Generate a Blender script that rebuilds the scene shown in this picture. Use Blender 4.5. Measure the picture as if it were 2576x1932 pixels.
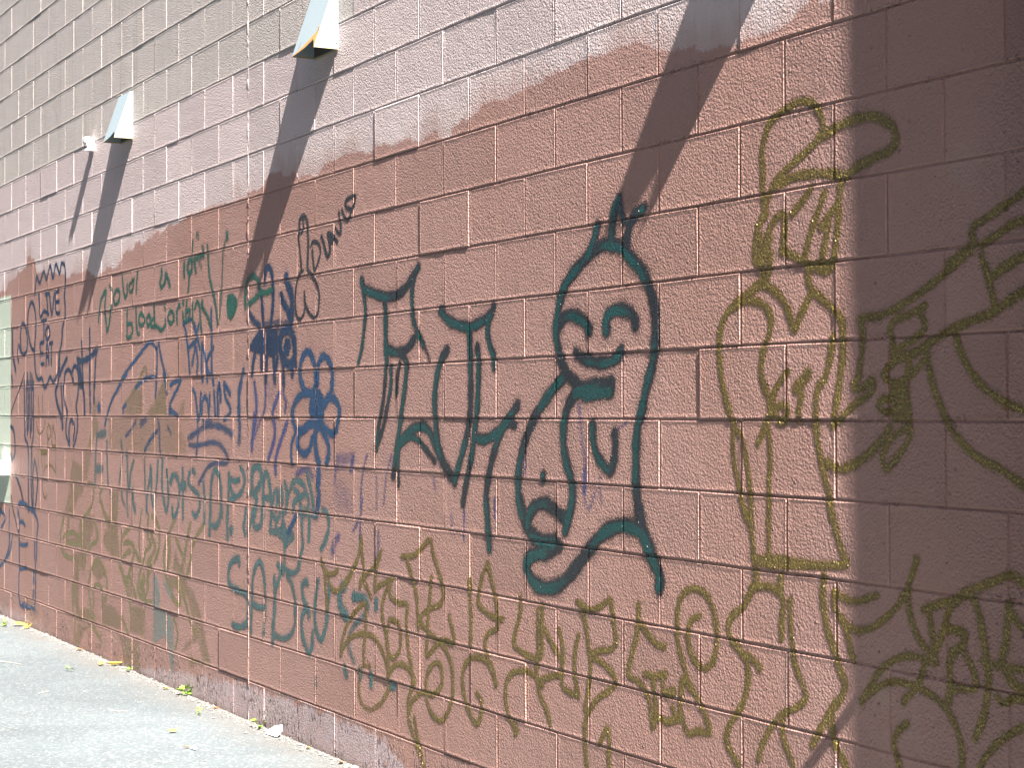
import bpy, bmesh, math, random
import numpy as np
from mathutils import Vector, Matrix
from mathutils.bvhtree import BVHTree

random.seed(11)
rng = np.random.default_rng(11)
scene = bpy.context.scene
for o in list(bpy.data.objects):
    bpy.data.objects.remove(o)
COL = scene.collection

# ------------------------------------------------------------------ camera
GZ = 1.4044                                   # height of the eye-level joint above the asphalt
cam_d = bpy.data.cameras.new('camera')
cam = bpy.data.objects.new('camera', cam_d)
COL.objects.link(cam)
right = Vector((0.4795710, 0.8774979, -0.0030055))
down = Vector((-0.0144990, 0.0044994, -0.9998848))
fwd = Vector((-0.8773833, 0.4795593, 0.0148806))
cam.matrix_world = Matrix(((right.x, -down.x, -fwd.x, 7.892002), (right.y, -down.y, -fwd.y, -2.921483),
                           (right.z, -down.z, -fwd.z, 0.026683 + GZ), (0, 0, 0, 1)))
cam_d.sensor_width = 36.0
cam_d.lens = 36.0 * 4518.561 / 2576.0
cam_d.clip_start = 0.05
cam_d.clip_end = 2000
scene.camera = cam

# ------------------------------------------------------------------ sky and sun
SUN_TRAVEL = Vector((-8.95, 1.0, -9.05))
to_sun = -SUN_TRAVEL.normalized()
world = bpy.data.worlds.new('World')
scene.world = world
world.use_nodes = True
wn = world.node_tree
sky = wn.nodes.new('ShaderNodeTexSky')
sky.sky_type = 'NISHITA'
sky.sun_disc = False
sky.sun_elevation = math.asin(to_sun.z)
sky.sun_rotation = math.atan2(to_sun.x, to_sun.y)
sky.air_density = 1.0
sky.dust_density = 2.0
sky.ozone_density = 1.0
wn.links.new(sky.outputs[0], wn.nodes['Background'].inputs[0])
wn.nodes['Background'].inputs[1].default_value = 0.05
sun_d = bpy.data.lights.new('sun', 'SUN')
sun_d.energy = 5.0
sun_d.angle = math.radians(0.53)
sun_d.color = (1.0, 0.945, 0.87)
sun = bpy.data.objects.new('sun', sun_d)
sun.rotation_mode = 'QUATERNION'
sun.rotation_quaternion = SUN_TRAVEL.to_track_quat('-Z', 'Y')
sun.location = (9, -3, 12)
COL.objects.link(sun)
vs = scene.view_settings
vs.view_transform = 'Standard'
vs.look = 'None'
vs.exposure = 2.62
vs.gamma = 1.0
vs.use_curve_mapping = False
scene.cycles.transparent_max_bounces = 16
scene.cycles.max_bounces = 6
scene.cycles.diffuse_bounces = 3
scene.cycles.glossy_bounces = 2

# ------------------------------------------------------------------ helpers
def link(o, parent=None):
    COL.objects.link(o)
    if parent is not None:
        o.parent = parent
    return o

def mesh_obj(name, verts, faces, mat, parent=None, smooth=False):
    me = bpy.data.meshes.new(name)
    me.from_pydata([tuple(v) for v in verts], [], faces)
    me.update()
    if mat is not None:
        me.materials.append(mat)
    if smooth:
        for p in me.polygons:
            p.use_smooth = True
    return link(bpy.data.objects.new(name, me), parent)

def bm_obj(name, bm, mat, parent=None, smooth=False):
    bmesh.ops.recalc_face_normals(bm, faces=bm.faces[:])
    me = bpy.data.meshes.new(name)
    bm.to_mesh(me)
    bm.free()
    if mat is not None:
        me.materials.append(mat)
    if smooth:
        for p in me.polygons:
            p.use_smooth = True
    return link(bpy.data.objects.new(name, me), parent)

def empty(name, loc):
    o = bpy.data.objects.new(name, None)
    o.location = loc
    o.empty_display_size = 0.1
    return link(o)

def tag(o, label=None, cat=None, group=None, kind=None):
    if label: o['label'] = label
    if cat: o['category'] = cat
    if group: o['group'] = group
    if kind: o['kind'] = kind
    return o

def box_bm(bm, lo, hi, bevel=0.0):
    r = bmesh.ops.create_cube(bm, size=1.0)
    lo, hi = Vector(lo), Vector(hi)
    for v in r['verts']:
        v.co = Vector(((lo.x + hi.x) / 2 + v.co.x * (hi.x - lo.x), (lo.y + hi.y) / 2 + v.co.y * (hi.y - lo.y),
                       (lo.z + hi.z) / 2 + v.co.z * (hi.z - lo.z)))
    if bevel:
        es = list({e for v in r['verts'] for e in v.link_edges})
        bmesh.ops.bevel(bm, geom=es, offset=bevel, segments=3, affect='EDGES', profile=0.5)

def plate_bm(bm, pts, t):
    """a sheet with the outline pts, t thick behind its front side"""
    pts = [Vector(p) for p in pts]
    n = Vector((0, 0, 0))
    for i in range(len(pts)):
        n += pts[i].cross(pts[(i + 1) % len(pts)])
    n.normalize()
    a = [bm.verts.new(p) for p in pts]
    b = [bm.verts.new(p - n * t) for p in pts]
    bm.faces.new(a)
    bm.faces.new(b[::-1])
    for i in range(len(pts)):
        j = (i + 1) % len(pts)
        bm.faces.new((a[j], a[i], b[i], b[j]))

class NT:
    """short hand for building node trees"""
    def __init__(self, tree):
        self.t = tree
    def n(self, kind, **kw):
        nd = self.t.nodes.new(kind)
        for k, v in kw.items():
            setattr(nd, k, v)
        return nd
    def put(self, sock, v):
        if isinstance(v, bpy.types.NodeSocket):
            self.t.links.new(v, sock)
        elif v is not None:
            sock.default_value = v
    def math(self, op, a, b=None, c=None, clamp=False):
        nd = self.n('ShaderNodeMath', operation=op, use_clamp=clamp)
        self.put(nd.inputs[0], a); self.put(nd.inputs[1], b); self.put(nd.inputs[2], c)
        return nd.outputs[0]
    def noise(self, vec, scale, detail=2.0, rough=0.5, dist=0.0):
        nd = self.n('ShaderNodeTexNoise')
        self.put(nd.inputs['Vector'], vec)
        nd.inputs['Scale'].default_value = scale
        nd.inputs['Detail'].default_value = detail
        nd.inputs['Roughness'].default_value = rough
        nd.inputs['Distortion'].default_value = dist
        return nd.outputs[0]
    def vmul(self, vec, s):
        nd = self.n('ShaderNodeVectorMath', operation='MULTIPLY')
        self.put(nd.inputs[0], vec)
        nd.inputs[1].default_value = s
        return nd.outputs[0]
    def ramp(self, v, a, b):
        nd = self.n('ShaderNodeMapRange', interpolation_type='SMOOTHSTEP')
        self.put(nd.inputs[0], v)
        nd.inputs[1].default_value = a
        nd.inputs[2].default_value = b
        return nd.outputs[0]
    def mix(self, f, a, b):
        nd = self.n('ShaderNodeMix', data_type='RGBA')
        self.put(nd.inputs[0], f)
        for s, v in ((nd.inputs[6], a), (nd.inputs[7], b)):
            if isinstance(v, tuple):
                v = (v[0], v[1], v[2], 1.0)
            self.put(s, v)
        return nd.outputs[2]
    def scale_col(self, colour, f):
        nd = self.n('ShaderNodeVectorMath', operation='SCALE')
        self.put(nd.inputs[0], colour)
        self.put(nd.inputs[3], f)
        return nd.outputs[0]

def new_mat(name):
    m = bpy.data.materials.new(name)
    m.use_nodes = True
    b = m.node_tree.nodes['Principled BSDF']
    return m, NT(m.node_tree), b

def pos(nt):
    return nt.n('ShaderNodeNewGeometry').outputs['Position']

# ------------------------------------------------------------------ materials
def relief_group():
    """height of the rough, roller painted block face, shared by the wall and by the paint on it"""
    g = bpy.data.node_groups.new('wall_relief', 'ShaderNodeTree')
    g.interface.new_socket('Height', in_out='OUTPUT', socket_type='NodeSocketFloat')
    nt = NT(g)
    p = pos(nt)
    wob = nt.n('ShaderNodeVectorMath', operation='ADD')
    nz = nt.n('ShaderNodeTexNoise'); nz.inputs['Scale'].default_value = 35
    nt.put(nz.inputs['Vector'], p)
    nt.put(wob.inputs[0], p)
    sc = nt.vmul(nz.outputs['Color'], (0.004, 0.004, 0.004))
    nt.put(wob.inputs[1], sc)
    grain = nt.noise(wob.outputs[0], 150, 3.0, 0.5)
    peb = nt.n('ShaderNodeTexVoronoi', feature='SMOOTH_F1')
    nt.put(peb.inputs['Vector'], wob.outputs[0])
    peb.inputs['Scale'].default_value = 120
    peb.inputs['Smoothness'].default_value = 0.35
    fine = nt.noise(p, 330, 2.0, 0.5)
    soft = nt.noise(p, 14, 2.0, 0.5)
    vor = nt.n('ShaderNodeTexVoronoi', feature='F1')
    nt.put(vor.inputs['Vector'], wob.outputs[0])
    vor.inputs['Scale'].default_value = 24
    vor.inputs['Randomness'].default_value = 1.0
    pit = nt.ramp(vor.outputs['Distance'], 0.05, 0.16)           # small scattered pits
    sel = nt.n('ShaderNodeSeparateColor'); nt.put(sel.inputs[0], vor.outputs['Color'])
    some = nt.ramp(sel.outputs[0], 0.80, 0.84)
    lump = nt.ramp(sel.outputs[1], 0.90, 0.93)                   # and mortar crumbs under the paint
    pitv = nt.math('MULTIPLY', nt.math('SUBTRACT', pit, 1.0), some)
    lumpv = nt.math('MULTIPLY', nt.math('SUBTRACT', 1.0, pit), lump)
    h = nt.math('SUBTRACT', nt.math('MULTIPLY', grain, 0.80), nt.math('MULTIPLY', peb.outputs['Distance'], 0.36))
    h = nt.math('MULTIPLY', h, nt.math('MULTIPLY_ADD', nt.ramp(nt.noise(p, 2.6, 2.0, 0.6), 0.35, 0.65), 0.65, 0.62))
    h = nt.math('ADD', h, nt.math('MULTIPLY', fine, 0.22))
    h = nt.math('ADD', h, nt.math('MULTIPLY', soft, 0.5))
    h = nt.math('ADD', h, nt.math('MULTIPLY', pitv, 0.8))
    h = nt.math('ADD', h, nt.math('MULTIPLY', lumpv, 1.3))
    # peeling paint and drips on the bottom course
    sep = nt.n('ShaderNodeSeparateXYZ'); nt.put(sep.inputs[0], p)
    low = nt.math('SUBTRACT', 1.0, nt.ramp(sep.outputs[2], 0.12, 0.20))
    drip = nt.ramp(nt.noise(nt.vmul(p, (1, 1, 0.42)), 60, 2.0, 0.6), 0.52, 0.62)
    mid = nt.ramp(nt.noise(p, 5.5, 1.0), 0.42, 0.58)
    h = nt.math('ADD', h, nt.math('MULTIPLY', nt.math('MULTIPLY', drip, low), nt.math('MULTIPLY', mid, 5.0)))
    # crumbs of mortar smeared along the joints
    fz = nt.math('ABSOLUTE', nt.math('SUBTRACT', nt.math('FRACT', nt.math('ADD', nt.math('DIVIDE', nt.math('SUBTRACT', sep.outputs[2], GZ), 0.2032), 0.5)), 0.5))
    near = nt.math('SUBTRACT', 1.0, nt.ramp(nt.math('MULTIPLY', fz, 0.2032), 0.004, 0.014))
    crumb = nt.ramp(nt.noise(p, 75, 2.0, 0.6), 0.50, 0.66)
    patch = nt.ramp(nt.noise(p, 4.0, 2.0, 0.6), 0.46, 0.60)
    h = nt.math('ADD', h, nt.math('MULTIPLY', nt.math('MULTIPLY', crumb, near), nt.math('MULTIPLY', patch, 0.9)))
    out = g.nodes.new('NodeGroupOutput')
    g.links.new(h, out.inputs[0])
    return g

RELIEF = relief_group()
RELIEF_DEPTH = 0.0064

def add_relief(nt, bsdf, depth=RELIEF_DEPTH, strength=1.0):
    gr = nt.n('ShaderNodeGroup'); gr.node_tree = RELIEF
    bp = nt.n('ShaderNodeBump')
    bp.inputs['Strength'].default_value = strength
    bp.inputs['Distance'].default_value = depth
    nt.put(bp.inputs['Height'], gr.outputs[0])
    nt.put(bsdf.inputs['Normal'], bp.outputs[0])
    return gr.outputs[0]

# edge between the brown paint below and the pale paint above: height over the ground along the wall
EDGE = [(-8.0, 2.28), (-5.02, 2.281), (-4.83, 2.292), (-4.80, 2.336), (-4.54, 2.353), (-4.51, 2.392), (-4.243, 2.404), (-4.232, 2.468),
        (-4.023, 2.463), (-3.99, 2.345), (-3.746, 2.347), (-3.46, 2.301), (-3.2, 2.274), (-2.888, 2.277), (-2.825, 2.30),
        (-2.534, 2.236), (-2.43, 2.268), (-2.12, 2.266), (-2.05, 2.299), (-1.887, 2.346), (-1.706, 2.358), (-1.416, 2.377),
        (-1.22, 2.402), (-0.80, 2.421), (-0.345, 2.447), (0.01, 2.447), (0.22, 2.469), (0.27, 2.499), (0.573, 2.485),
        (0.61, 2.445), (0.865, 2.43), (0.9, 2.473), (1.238, 2.484), (1.426, 2.473), (1.681, 2.458), (1.851, 2.448),
        (1.987, 2.459), (2.067, 2.436), (2.17, 2.463), (2.259, 2.496), (2.393, 2.521), (2.476, 2.508), (2.499, 2.477),
        (2.546, 2.520), (2.80, 2.522), (3.007, 2.556), (3.339, 2.546), (3.471, 2.493), (3.859, 2.448), (4.07, 2.455),
        (4.18, 2.497), (6.5, 2.6)]

def wall_colour(nt):
    p = pos(nt)
    sep = nt.n('ShaderNodeSeparateXYZ'); nt.put(sep.inputs[0], p)
    X, Z = sep.outputs[0], sep.outputs[2]
    fc = nt.n('ShaderNodeFloatCurve')
    cm = fc.mapping
    cv = cm.curves[0]
    pts = [((x + 8.0) / 14.5, (z - 2.2) / 0.5) for x, z in EDGE]
    cv.points[0].location = pts[0]
    cv.points[-1].location = pts[-1]
    for q in pts[1:-1]:
        cv.points.new(*q)
    for q in cv.points:
        q.handle_type = 'VECTOR'
    cm.update()
    nt.put(fc.inputs['Value'], nt.math('DIVIDE', nt.math('ADD', X, 8.0), 14.5))
    edge = nt.math('ADD', nt.math('MULTIPLY', fc.outputs[0], 0.5), 2.2)
    nxz = nt.noise(nt.vmul(p, (1.0, 1.0, 0.25)), 22, 3.0, 0.6)
    nfine = nt.noise(p, 120, 2.0, 0.6)
    jag = nt.math('ADD', nt.math('MULTIPLY', nt.math('SUBTRACT', nxz, 0.5), 0.032), nt.math('MULTIPLY', nt.math('SUBTRACT', nfine, 0.5), 0.034))
    rc = nt.n('ShaderNodeTexWhiteNoise', noise_dimensions='1D')          # single roller strokes end at different heights
    nt.put(rc.inputs['W'], nt.math('FLOOR', nt.math('MULTIPLY', nt.math('ADD', X, nt.math('MULTIPLY', nxz, 0.03)), 9.0)))
    jag = nt.math('ADD', jag, nt.math('MULTIPLY', nt.math('SUBTRACT', rc.outputs[0], 0.5), 0.030))
    d = nt.math('SUBTRACT', nt.math('ADD', edge, jag), Z)                # > 0 below the edge
    brown_f = nt.ramp(d, -0.008, 0.010)
    thin = nt.math('MULTIPLY', nt.ramp(nt.math('ADD', d, nt.math('MULTIPLY', nxz, 0.16)), -0.05, 0.09), 0.5)   # a dry roller pass
    brown_f = nt.math('MAXIMUM', brown_f, nt.math('MULTIPLY', thin, nt.ramp(nt.noise(p, 2.2, 1.0), 0.44, 0.6)))
    big = nt.noise(p, 1.4, 3.0, 0.6)
    streak = nt.noise(nt.vmul(p, (9.0, 1.0, 0.35)), 2.2, 3.0, 0.6)
    brown = nt.mix(big, (0.306, 0.176, 0.150), (0.338, 0.198, 0.170))
    old = nt.mix(nt.ramp(nt.noise(p, 0.9, 2.0), 0.45, 0.6), (0.320, 0.190, 0.168), (0.300, 0.166, 0.136))
    brown = nt.mix(0.45, brown, old)
    lav = nt.mix(big, (0.492, 0.400, 0.400), (0.525, 0.440, 0.438))
    grey = nt.mix(streak, (0.405, 0.355, 0.330), (0.510, 0.462, 0.445))
    stain = nt.ramp(nt.noise(nt.vmul(p, (14.0, 1.0, 0.5)), 1.5, 3.0, 0.65), 0.55, 0.78)
    grey = nt.mix(nt.math('MULTIPLY', stain, 0.55), grey, (0.235, 0.180, 0.130))
    rs = nt.math('MULTIPLY', nt.ramp(nt.noise(p, 7.5, 3.0, 0.65), 0.66, 0.74), 0.5)
    grey = nt.mix(rs, grey, (0.26, 0.15, 0.085))
    # grey bare block above the eighth joint, left of the second lamp
    gx = nt.math('SUBTRACT', 1.0, nt.ramp(nt.math('ADD', X, nt.math('MULTIPLY', nxz, 0.2)), 1.28, 1.36))
    gz = nt.ramp(Z, 3.0300 - 0.004, 3.0300 + 0.004)
    upper = nt.mix(nt.math('MULTIPLY', gx, gz), lav, grey)
    col = nt.mix(brown_f, upper, brown)
    # unpainted, worn patches along the bottom course
    wear = nt.noise(nt.vmul(p, (1.0, 1.0, 0.8)), 9, 3.0, 0.65)
    run = nt.noise(nt.vmul(p, (1.0, 1.0, 0.18)), 42, 2.0, 0.6)
    bx = nt.math('MULTIPLY', nt.ramp(X, -2.6, 0.4), nt.math('SUBTRACT', 1.0, nt.ramp(X, 1.35, 2.0)))
    lim = nt.math('ADD', nt.math('MULTIPLY', bx, 0.165), nt.math('MULTIPLY', nt.math('SUBTRACT', wear, 0.5), 0.13))
    lim = nt.math('ADD', lim, nt.math('MULTIPLY', nt.math('SUBTRACT', run, 0.5), 0.10))
    bare = nt.ramp(nt.math('SUBTRACT', lim, Z), -0.012, 0.012)
    flake = nt.ramp(nt.noise(nt.vmul(p, (1, 1, 0.42)), 60, 2.0, 0.6), 0.54, 0.62)
    bare = nt.math('MULTIPLY', bare, nt.math('SUBTRACT', 1.0, nt.math('MULTIPLY', flake, 0.55)))
    col = nt.mix(nt.math('MULTIPLY', bare, 0.9), col, nt.mix(wear, (0.335, 0.265, 0.275), (0.430, 0.350, 0.370)))
    far = nt.math('MULTIPLY', nt.math('SUBTRACT', 1.0, nt.ramp(X, -4.3, -3.4)), nt.ramp(nt.math('SUBTRACT', nt.math('ADD', 0.05, nt.math('MULTIPLY', wear, 0.12)), Z), 0.0, 0.08))
    col = nt.mix(nt.math('MULTIPLY', far, 0.5), col, (0.45, 0.36, 0.37))
    dirt = nt.math('SUBTRACT', 1.0, nt.ramp(Z, 0.0, 0.035))
    col = nt.mix(nt.math('MULTIPLY', dirt, 0.45), col, (0.16, 0.12, 0.09))
    # pale green paint beside the door at the far end
    px = nt.math('SUBTRACT', 1.0, nt.ramp(nt.math('ADD', X, nt.math('MULTIPLY', nt.math('SUBTRACT', nfine, 0.5), 0.03)), -4.706, -4.690))
    pz = nt.math('MULTIPLY', nt.ramp(Z, 0.7948 - 0.006, 0.7948 + 0.006), nt.math('SUBTRACT', 1.0, nt.ramp(nt.math('ADD', Z, nt.math('MULTIPLY', nt.math('SUBTRACT', nxz, 0.5), 0.06)), 2.2439 - 0.01, 2.2439 + 0.01)))
    col = nt.mix(nt.math('MULTIPLY', px, pz), col, (0.490, 0.545, 0.460))
    # faint buffed spots high on the shaded end
    sp = nt.noise(p, 3.2, 2.0, 0.55)
    spm = nt.math('MULTIPLY', nt.ramp(sp, 0.60, 0.74), nt.ramp(X, 4.25, 4.5))
    col = nt.mix(nt.math('MULTIPLY', spm, 0.16), col, (0.330, 0.330, 0.270))
    rnd = nt.n('ShaderNodeObjectInfo').outputs['Random']
    return nt.scale_col(col, nt.math('ADD', 0.935, nt.math('MULTIPLY', rnd, 0.13)))

def wall_material():
    m, nt, b = new_mat('painted_block')
    nt.put(b.inputs['Base Color'], wall_colour(nt))
    b.inputs['Roughness'].default_value = 0.62
    b.inputs['Specular IOR Level'].default_value = 0.35
    add_relief(nt, b)
    return m

MAT_WALL = wall_material()

def paint_material(name, kind):
    m, nt, b = new_mat(name)
    p = pos(nt)
    dens = nt.n('ShaderNodeAttribute', attribute_name='cover').outputs['Fac']
    tone = nt.n('ShaderNodeAttribute', attribute_name='tone').outputs['Fac']
    cell = nt.n('ShaderNodeVectorMath', operation='FLOOR')
    nt.put(cell.inputs[0], nt.vmul(p, (780, 1, 780)))
    wnz = nt.n('ShaderNodeTexWhiteNoise', noise_dimensions='3D'); nt.put(wnz.inputs[0], cell.outputs[0])
    clump = nt.noise(p, 260, 1.0)
    dn = nt.math('MULTIPLY_ADD', nt.math('SUBTRACT', clump, 0.5), nt.math('MULTIPLY', nt.math('MULTIPLY', dens, nt.math('SUBTRACT', 1.0, dens)), 2.0), dens)
    if kind in ('olivewash', 'tealwash', 'teal'):
        st = nt.noise(nt.vmul(p, (5.0, 1.0, 0.8)), 9, 3.0, 0.7)
        k = 1.25 if kind == 'teal' else 1.7
        dn = nt.math('MULTIPLY', dn, nt.math('MULTIPLY_ADD', nt.ramp(st, 0.32, 0.60), 0.55, 0.62))
    alpha = nt.math('GREATER_THAN', dn, wnz.outputs[0])
    var = nt.noise(p, 16, 3.0, 0.6)
    C = {'dgreen': (0.003, 0.046, 0.045), 'olive': (0.174, 0.121, 0.037), 'olivewash': (0.160, 0.132, 0.048),
         'tealwash': (0.165, 0.215, 0.200), 'teal': (0.042, 0.100, 0.106), 'blue': (0.010, 0.046, 0.118),
         'bluedark': (0.004, 0.020, 0.062), 'violet': (0.040, 0.048, 0.165), 'green': (0.005, 0.075, 0.052),
         'black': (0.016, 0.016, 0.020)}[kind]
    c = nt.scale_col(nt.mix(0.0, C, C), nt.math('MULTIPLY_ADD', var, 0.7, 0.65))
    rough, spec, metal = 0.42, 0.5, 0.0
    if kind == 'dgreen':
        f = nt.ramp(nt.math('ADD', tone, nt.math('MULTIPLY', nt.math('SUBTRACT', nt.noise(p, 6, 2.0, 0.6), 0.5), 1.5)), 0.40, 0.75)
        c = nt.mix(f, (0.012, 0.014, 0.018), c)
    if kind == 'olive':
        fl = nt.n('ShaderNodeTexWhiteNoise', noise_dimensions='3D')
        fcell = nt.n('ShaderNodeVectorMath', operation='FLOOR')
        nt.put(fcell.inputs[0], nt.vmul(p, (330, 1, 330)))
        nt.put(fl.inputs[0], fcell.outputs[0])
        fleck = nt.math('GREATER_THAN', fl.outputs[0], 0.90)
        c = nt.mix(fleck, c, (0.40, 0.30, 0.085))
        rough = 0.48
        metal = 0.55
    b.inputs['Roughness'].default_value = rough
    b.inputs['Specular IOR Level'].default_value = spec
    b.inputs['Metallic'].default_value = metal
    nt.put(b.inputs['Base Color'], c)
    nt.put(b.inputs['Alpha'], alpha)
    add_relief(nt, b)
    return m

def asphalt_material():
    m, nt, b = new_mat('asphalt')
    p = pos(nt)
    sep = nt.n('ShaderNodeSeparateXYZ'); nt.put(sep.inputs[0], p)
    vor = nt.n('ShaderNodeTexVoronoi', feature='F1'); nt.put(vor.inputs['Vector'], p); vor.inputs['Scale'].default_value = 95
    sc = nt.n('ShaderNodeSeparateColor'); nt.put(sc.inputs[0], vor.outputs['Color'])
    big = nt.noise(p, 1.1, 4.0, 0.6)
    grain = nt.noise(p, 190, 3.0, 0.65)
    base = nt.mix(big, (0.088, 0.104, 0.112), (0.108, 0.125, 0.134))
    base = nt.scale_col(base, nt.math('MULTIPLY_ADD', grain, 0.5, 0.75))
    light = nt.ramp(sc.outputs[0], 0.72, 0.9)
    base = nt.mix(nt.math('MULTIPLY', light, 0.4), base, (0.24, 0.25, 0.25))
    dark = nt.ramp(sc.outputs[1], 0.82, 0.9)
    base = nt.mix(nt.math('MULTIPLY', dark, 0.2), base, (0.045, 0.045, 0.05))
    wearm = nt.ramp(nt.noise(p, 0.75, 4.0, 0.65), 0.40, 0.64)
    base = nt.scale_col(base, nt.math('MULTIPLY_ADD', wearm, 0.22, 0.86))
    ck = nt.n('ShaderNodeTexVoronoi', feature='DISTANCE_TO_EDGE')
    cw = nt.n('ShaderNodeVectorMath', operation='ADD')
    cn = nt.n('ShaderNodeTexNoise'); cn.inputs['Scale'].default_value = 3.0; cn.inputs['Detail'].default_value = 5.0
    nt.put(cn.inputs['Vector'], p); nt.put(cw.inputs[0], p); nt.put(cw.inputs[1], nt.vmul(cn.outputs['Color'], (0.25, 0.25, 0.0)))
    nt.put(ck.inputs['Vector'], cw.outputs[0]); ck.inputs['Scale'].default_value = 0.55
    crack = nt.math('SUBTRACT', 1.0, nt.ramp(ck.outputs['Distance'], 0.0015, 0.006))
    base = nt.mix(nt.math('MULTIPLY', crack, 0.16), base, (0.05, 0.05, 0.05))
    # sandy dirt washed against the wall
    dz = nt.math('ADD', sep.outputs[1], nt.math('MULTIPLY', nt.math('SUBTRACT', nt.noise(p, 5, 3.0, 0.6), 0.5), 0.35))
    sand = nt.ramp(dz, -0.33, 0.02)
    base = nt.mix(nt.math('MULTIPLY', sand, 0.6), base, nt.mix(grain, (0.085, 0.076, 0.069), (0.150, 0.136, 0.122)))
    nt.put(b.inputs['Base Color'], base)
    b.inputs['Roughness'].default_value = 0.85
    b.inputs['Specular IOR Level'].default_value = 0.25
    h = nt.math('ADD', nt.math('MULTIPLY', vor.outputs['Distance'], -0.8), nt.math('MULTIPLY', grain, 0.7))
    bp = nt.n('ShaderNodeBump'); bp.inputs['Distance'].default_value = 0.006
    bp.inputs['Strength'].default_value = 0.6
    nt.put(bp.inputs['Height'], h)
    nt.put(b.inputs['Normal'], bp.outputs[0])
    return m

def plain_mat(name, c, rough=0.6, metal=0.0, spec=0.5, var=0.2, scale=30, bump=0.0):
    m, nt, b = new_mat(name)
    tc = nt.n('ShaderNodeTexCoord').outputs['Object']
    nz = nt.noise(tc, scale, 3.0, 0.6)
    nt.put(b.inputs['Base Color'], nt.scale_col(nt.mix(0.0, c, c), nt.math('MULTIPLY_ADD', nz, var * 2, 1.0 - var)))
    b.inputs['Roughness'].default_value = rough
    b.inputs['Metallic'].default_value = metal
    b.inputs['Specular IOR Level'].default_value = spec
    if bump:
        bp = nt.n('ShaderNodeBump'); bp.inputs['Distance'].default_value = bump
        nt.put(bp.inputs['Height'], nz); nt.put(b.inputs['Normal'], bp.outputs[0])
    return m

def lamp_metal():
    m, nt, b = new_mat('white_painted_steel')
    tc = nt.n('ShaderNodeTexCoord').outputs['Object']
    sep = nt.n('ShaderNodeSeparateXYZ'); nt.put(sep.inputs[0], tc)
    nz = nt.noise(nt.vmul(tc, (1, 1, 0.35)), 60, 3.0, 0.6)
    low = nt.math('SUBTRACT', 1.0, nt.ramp(nt.math('SUBTRACT', sep.outputs[2], nt.math('MULTIPLY', nt.math('SUBTRACT', nz, 0.5), 0.05)), 0.002, 0.012))
    soil = nt.noise(nt.vmul(tc, (3, 1, 0.4)), 14, 2.0, 0.6)
    c = nt.mix(soil, (0.225, 0.275, 0.292), (0.265, 0.310, 0.325))
    c = nt.mix(nt.math('MULTIPLY', low, 0.85), c, (0.34, 0.27, 0.13))
    nt.put(b.inputs['Base Color'], c)
    b.inputs['Roughness'].default_value = 0.38
    return m

MAT_ASPHALT = asphalt_material()
MAT_LAMP = lamp_metal()
MAT_RUST = plain_mat('rust', (0.42, 0.20, 0.055), 0.8, var=0.35, scale=90, bump=0.001)
MAT_INSIDE = plain_mat('dark_lamp_inside', (0.055, 0.050, 0.045), 0.7)
MAT_WHITE = plain_mat('white_plastic', (0.80, 0.80, 0.80), 0.35, var=0.03)
MAT_DARK = plain_mat('dark_gap', (0.03, 0.03, 0.03), 0.6)
MAT_STEEL = plain_mat('galvanised_steel', (0.45, 0.45, 0.45), 0.45, metal=0.8)
MAT_LEAFY = plain_mat('yellow_leaf', (0.62, 0.46, 0.06), 0.55, var=0.25, scale=60)
MAT_LEAFB = plain_mat('brown_leaf', (0.30, 0.15, 0.05), 0.7, var=0.3, scale=60)
MAT_LEAFG = plain_mat('weed_leaf', (0.16, 0.30, 0.035), 0.5, var=0.3, scale=60)
MAT_PAPER = plain_mat('white_paper', (0.80, 0.82, 0.84), 0.8, var=0.06)
MAT_TWIG = plain_mat('dry_twig', (0.42, 0.36, 0.28), 0.8, var=0.3)
MAT_GRIT = plain_mat('grit', (0.17, 0.158, 0.148), 0.85, var=0.5, scale=8)

# ------------------------------------------------------------------ ground
ground = mesh_obj('ground', [(-400, -800, 0), (400, -800, 0), (400, 400, 0), (-400, 400, 0)], [(0, 1, 2, 3)], MAT_ASPHALT)
tag(ground, kind='structure')

# ------------------------------------------------------------------ unseen dark block added across the lane to cut sky light on the wall
MAT_OPP = plain_mat('dark_blocker', (0.045, 0.042, 0.04), 0.85, var=0.15, scale=2)
opp = empty('sky_blocker', (0, -6.4, 0))
tag(opp, 'long dark block added across the lane to keep sky light off the painted wall', 'light blocker')
bm = bmesh.new(); box_bm(bm, (-45, -10, -0.2), (30, 0, 11.0)); bm_obj('wall', bm, MAT_OPP, opp)  # bulk of the added blocker, deepens the shade on the block wall
bm = bmesh.new(); box_bm(bm, (-45.2, -10.2, 11.0), (30.2, 0.2, 11.25), 0.03); bm_obj('blocker_cap', bm, MAT_OPP, opp)

# ------------------------------------------------------------------ block wall
B = 0.2032
wall = empty('block_wall', (0, 0, 0))
tag(wall, 'long painted concrete block wall covered in graffiti, brown paint below pale paint', 'wall')
mortar_y = 0.0026
bm = bmesh.new()
box_bm(bm, (-9.0, mortar_y, -0.3), (9.0, 0.22, GZ + 19 * B))
mortar = bm_obj('mortar', bm, MAT_WALL, wall)

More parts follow.
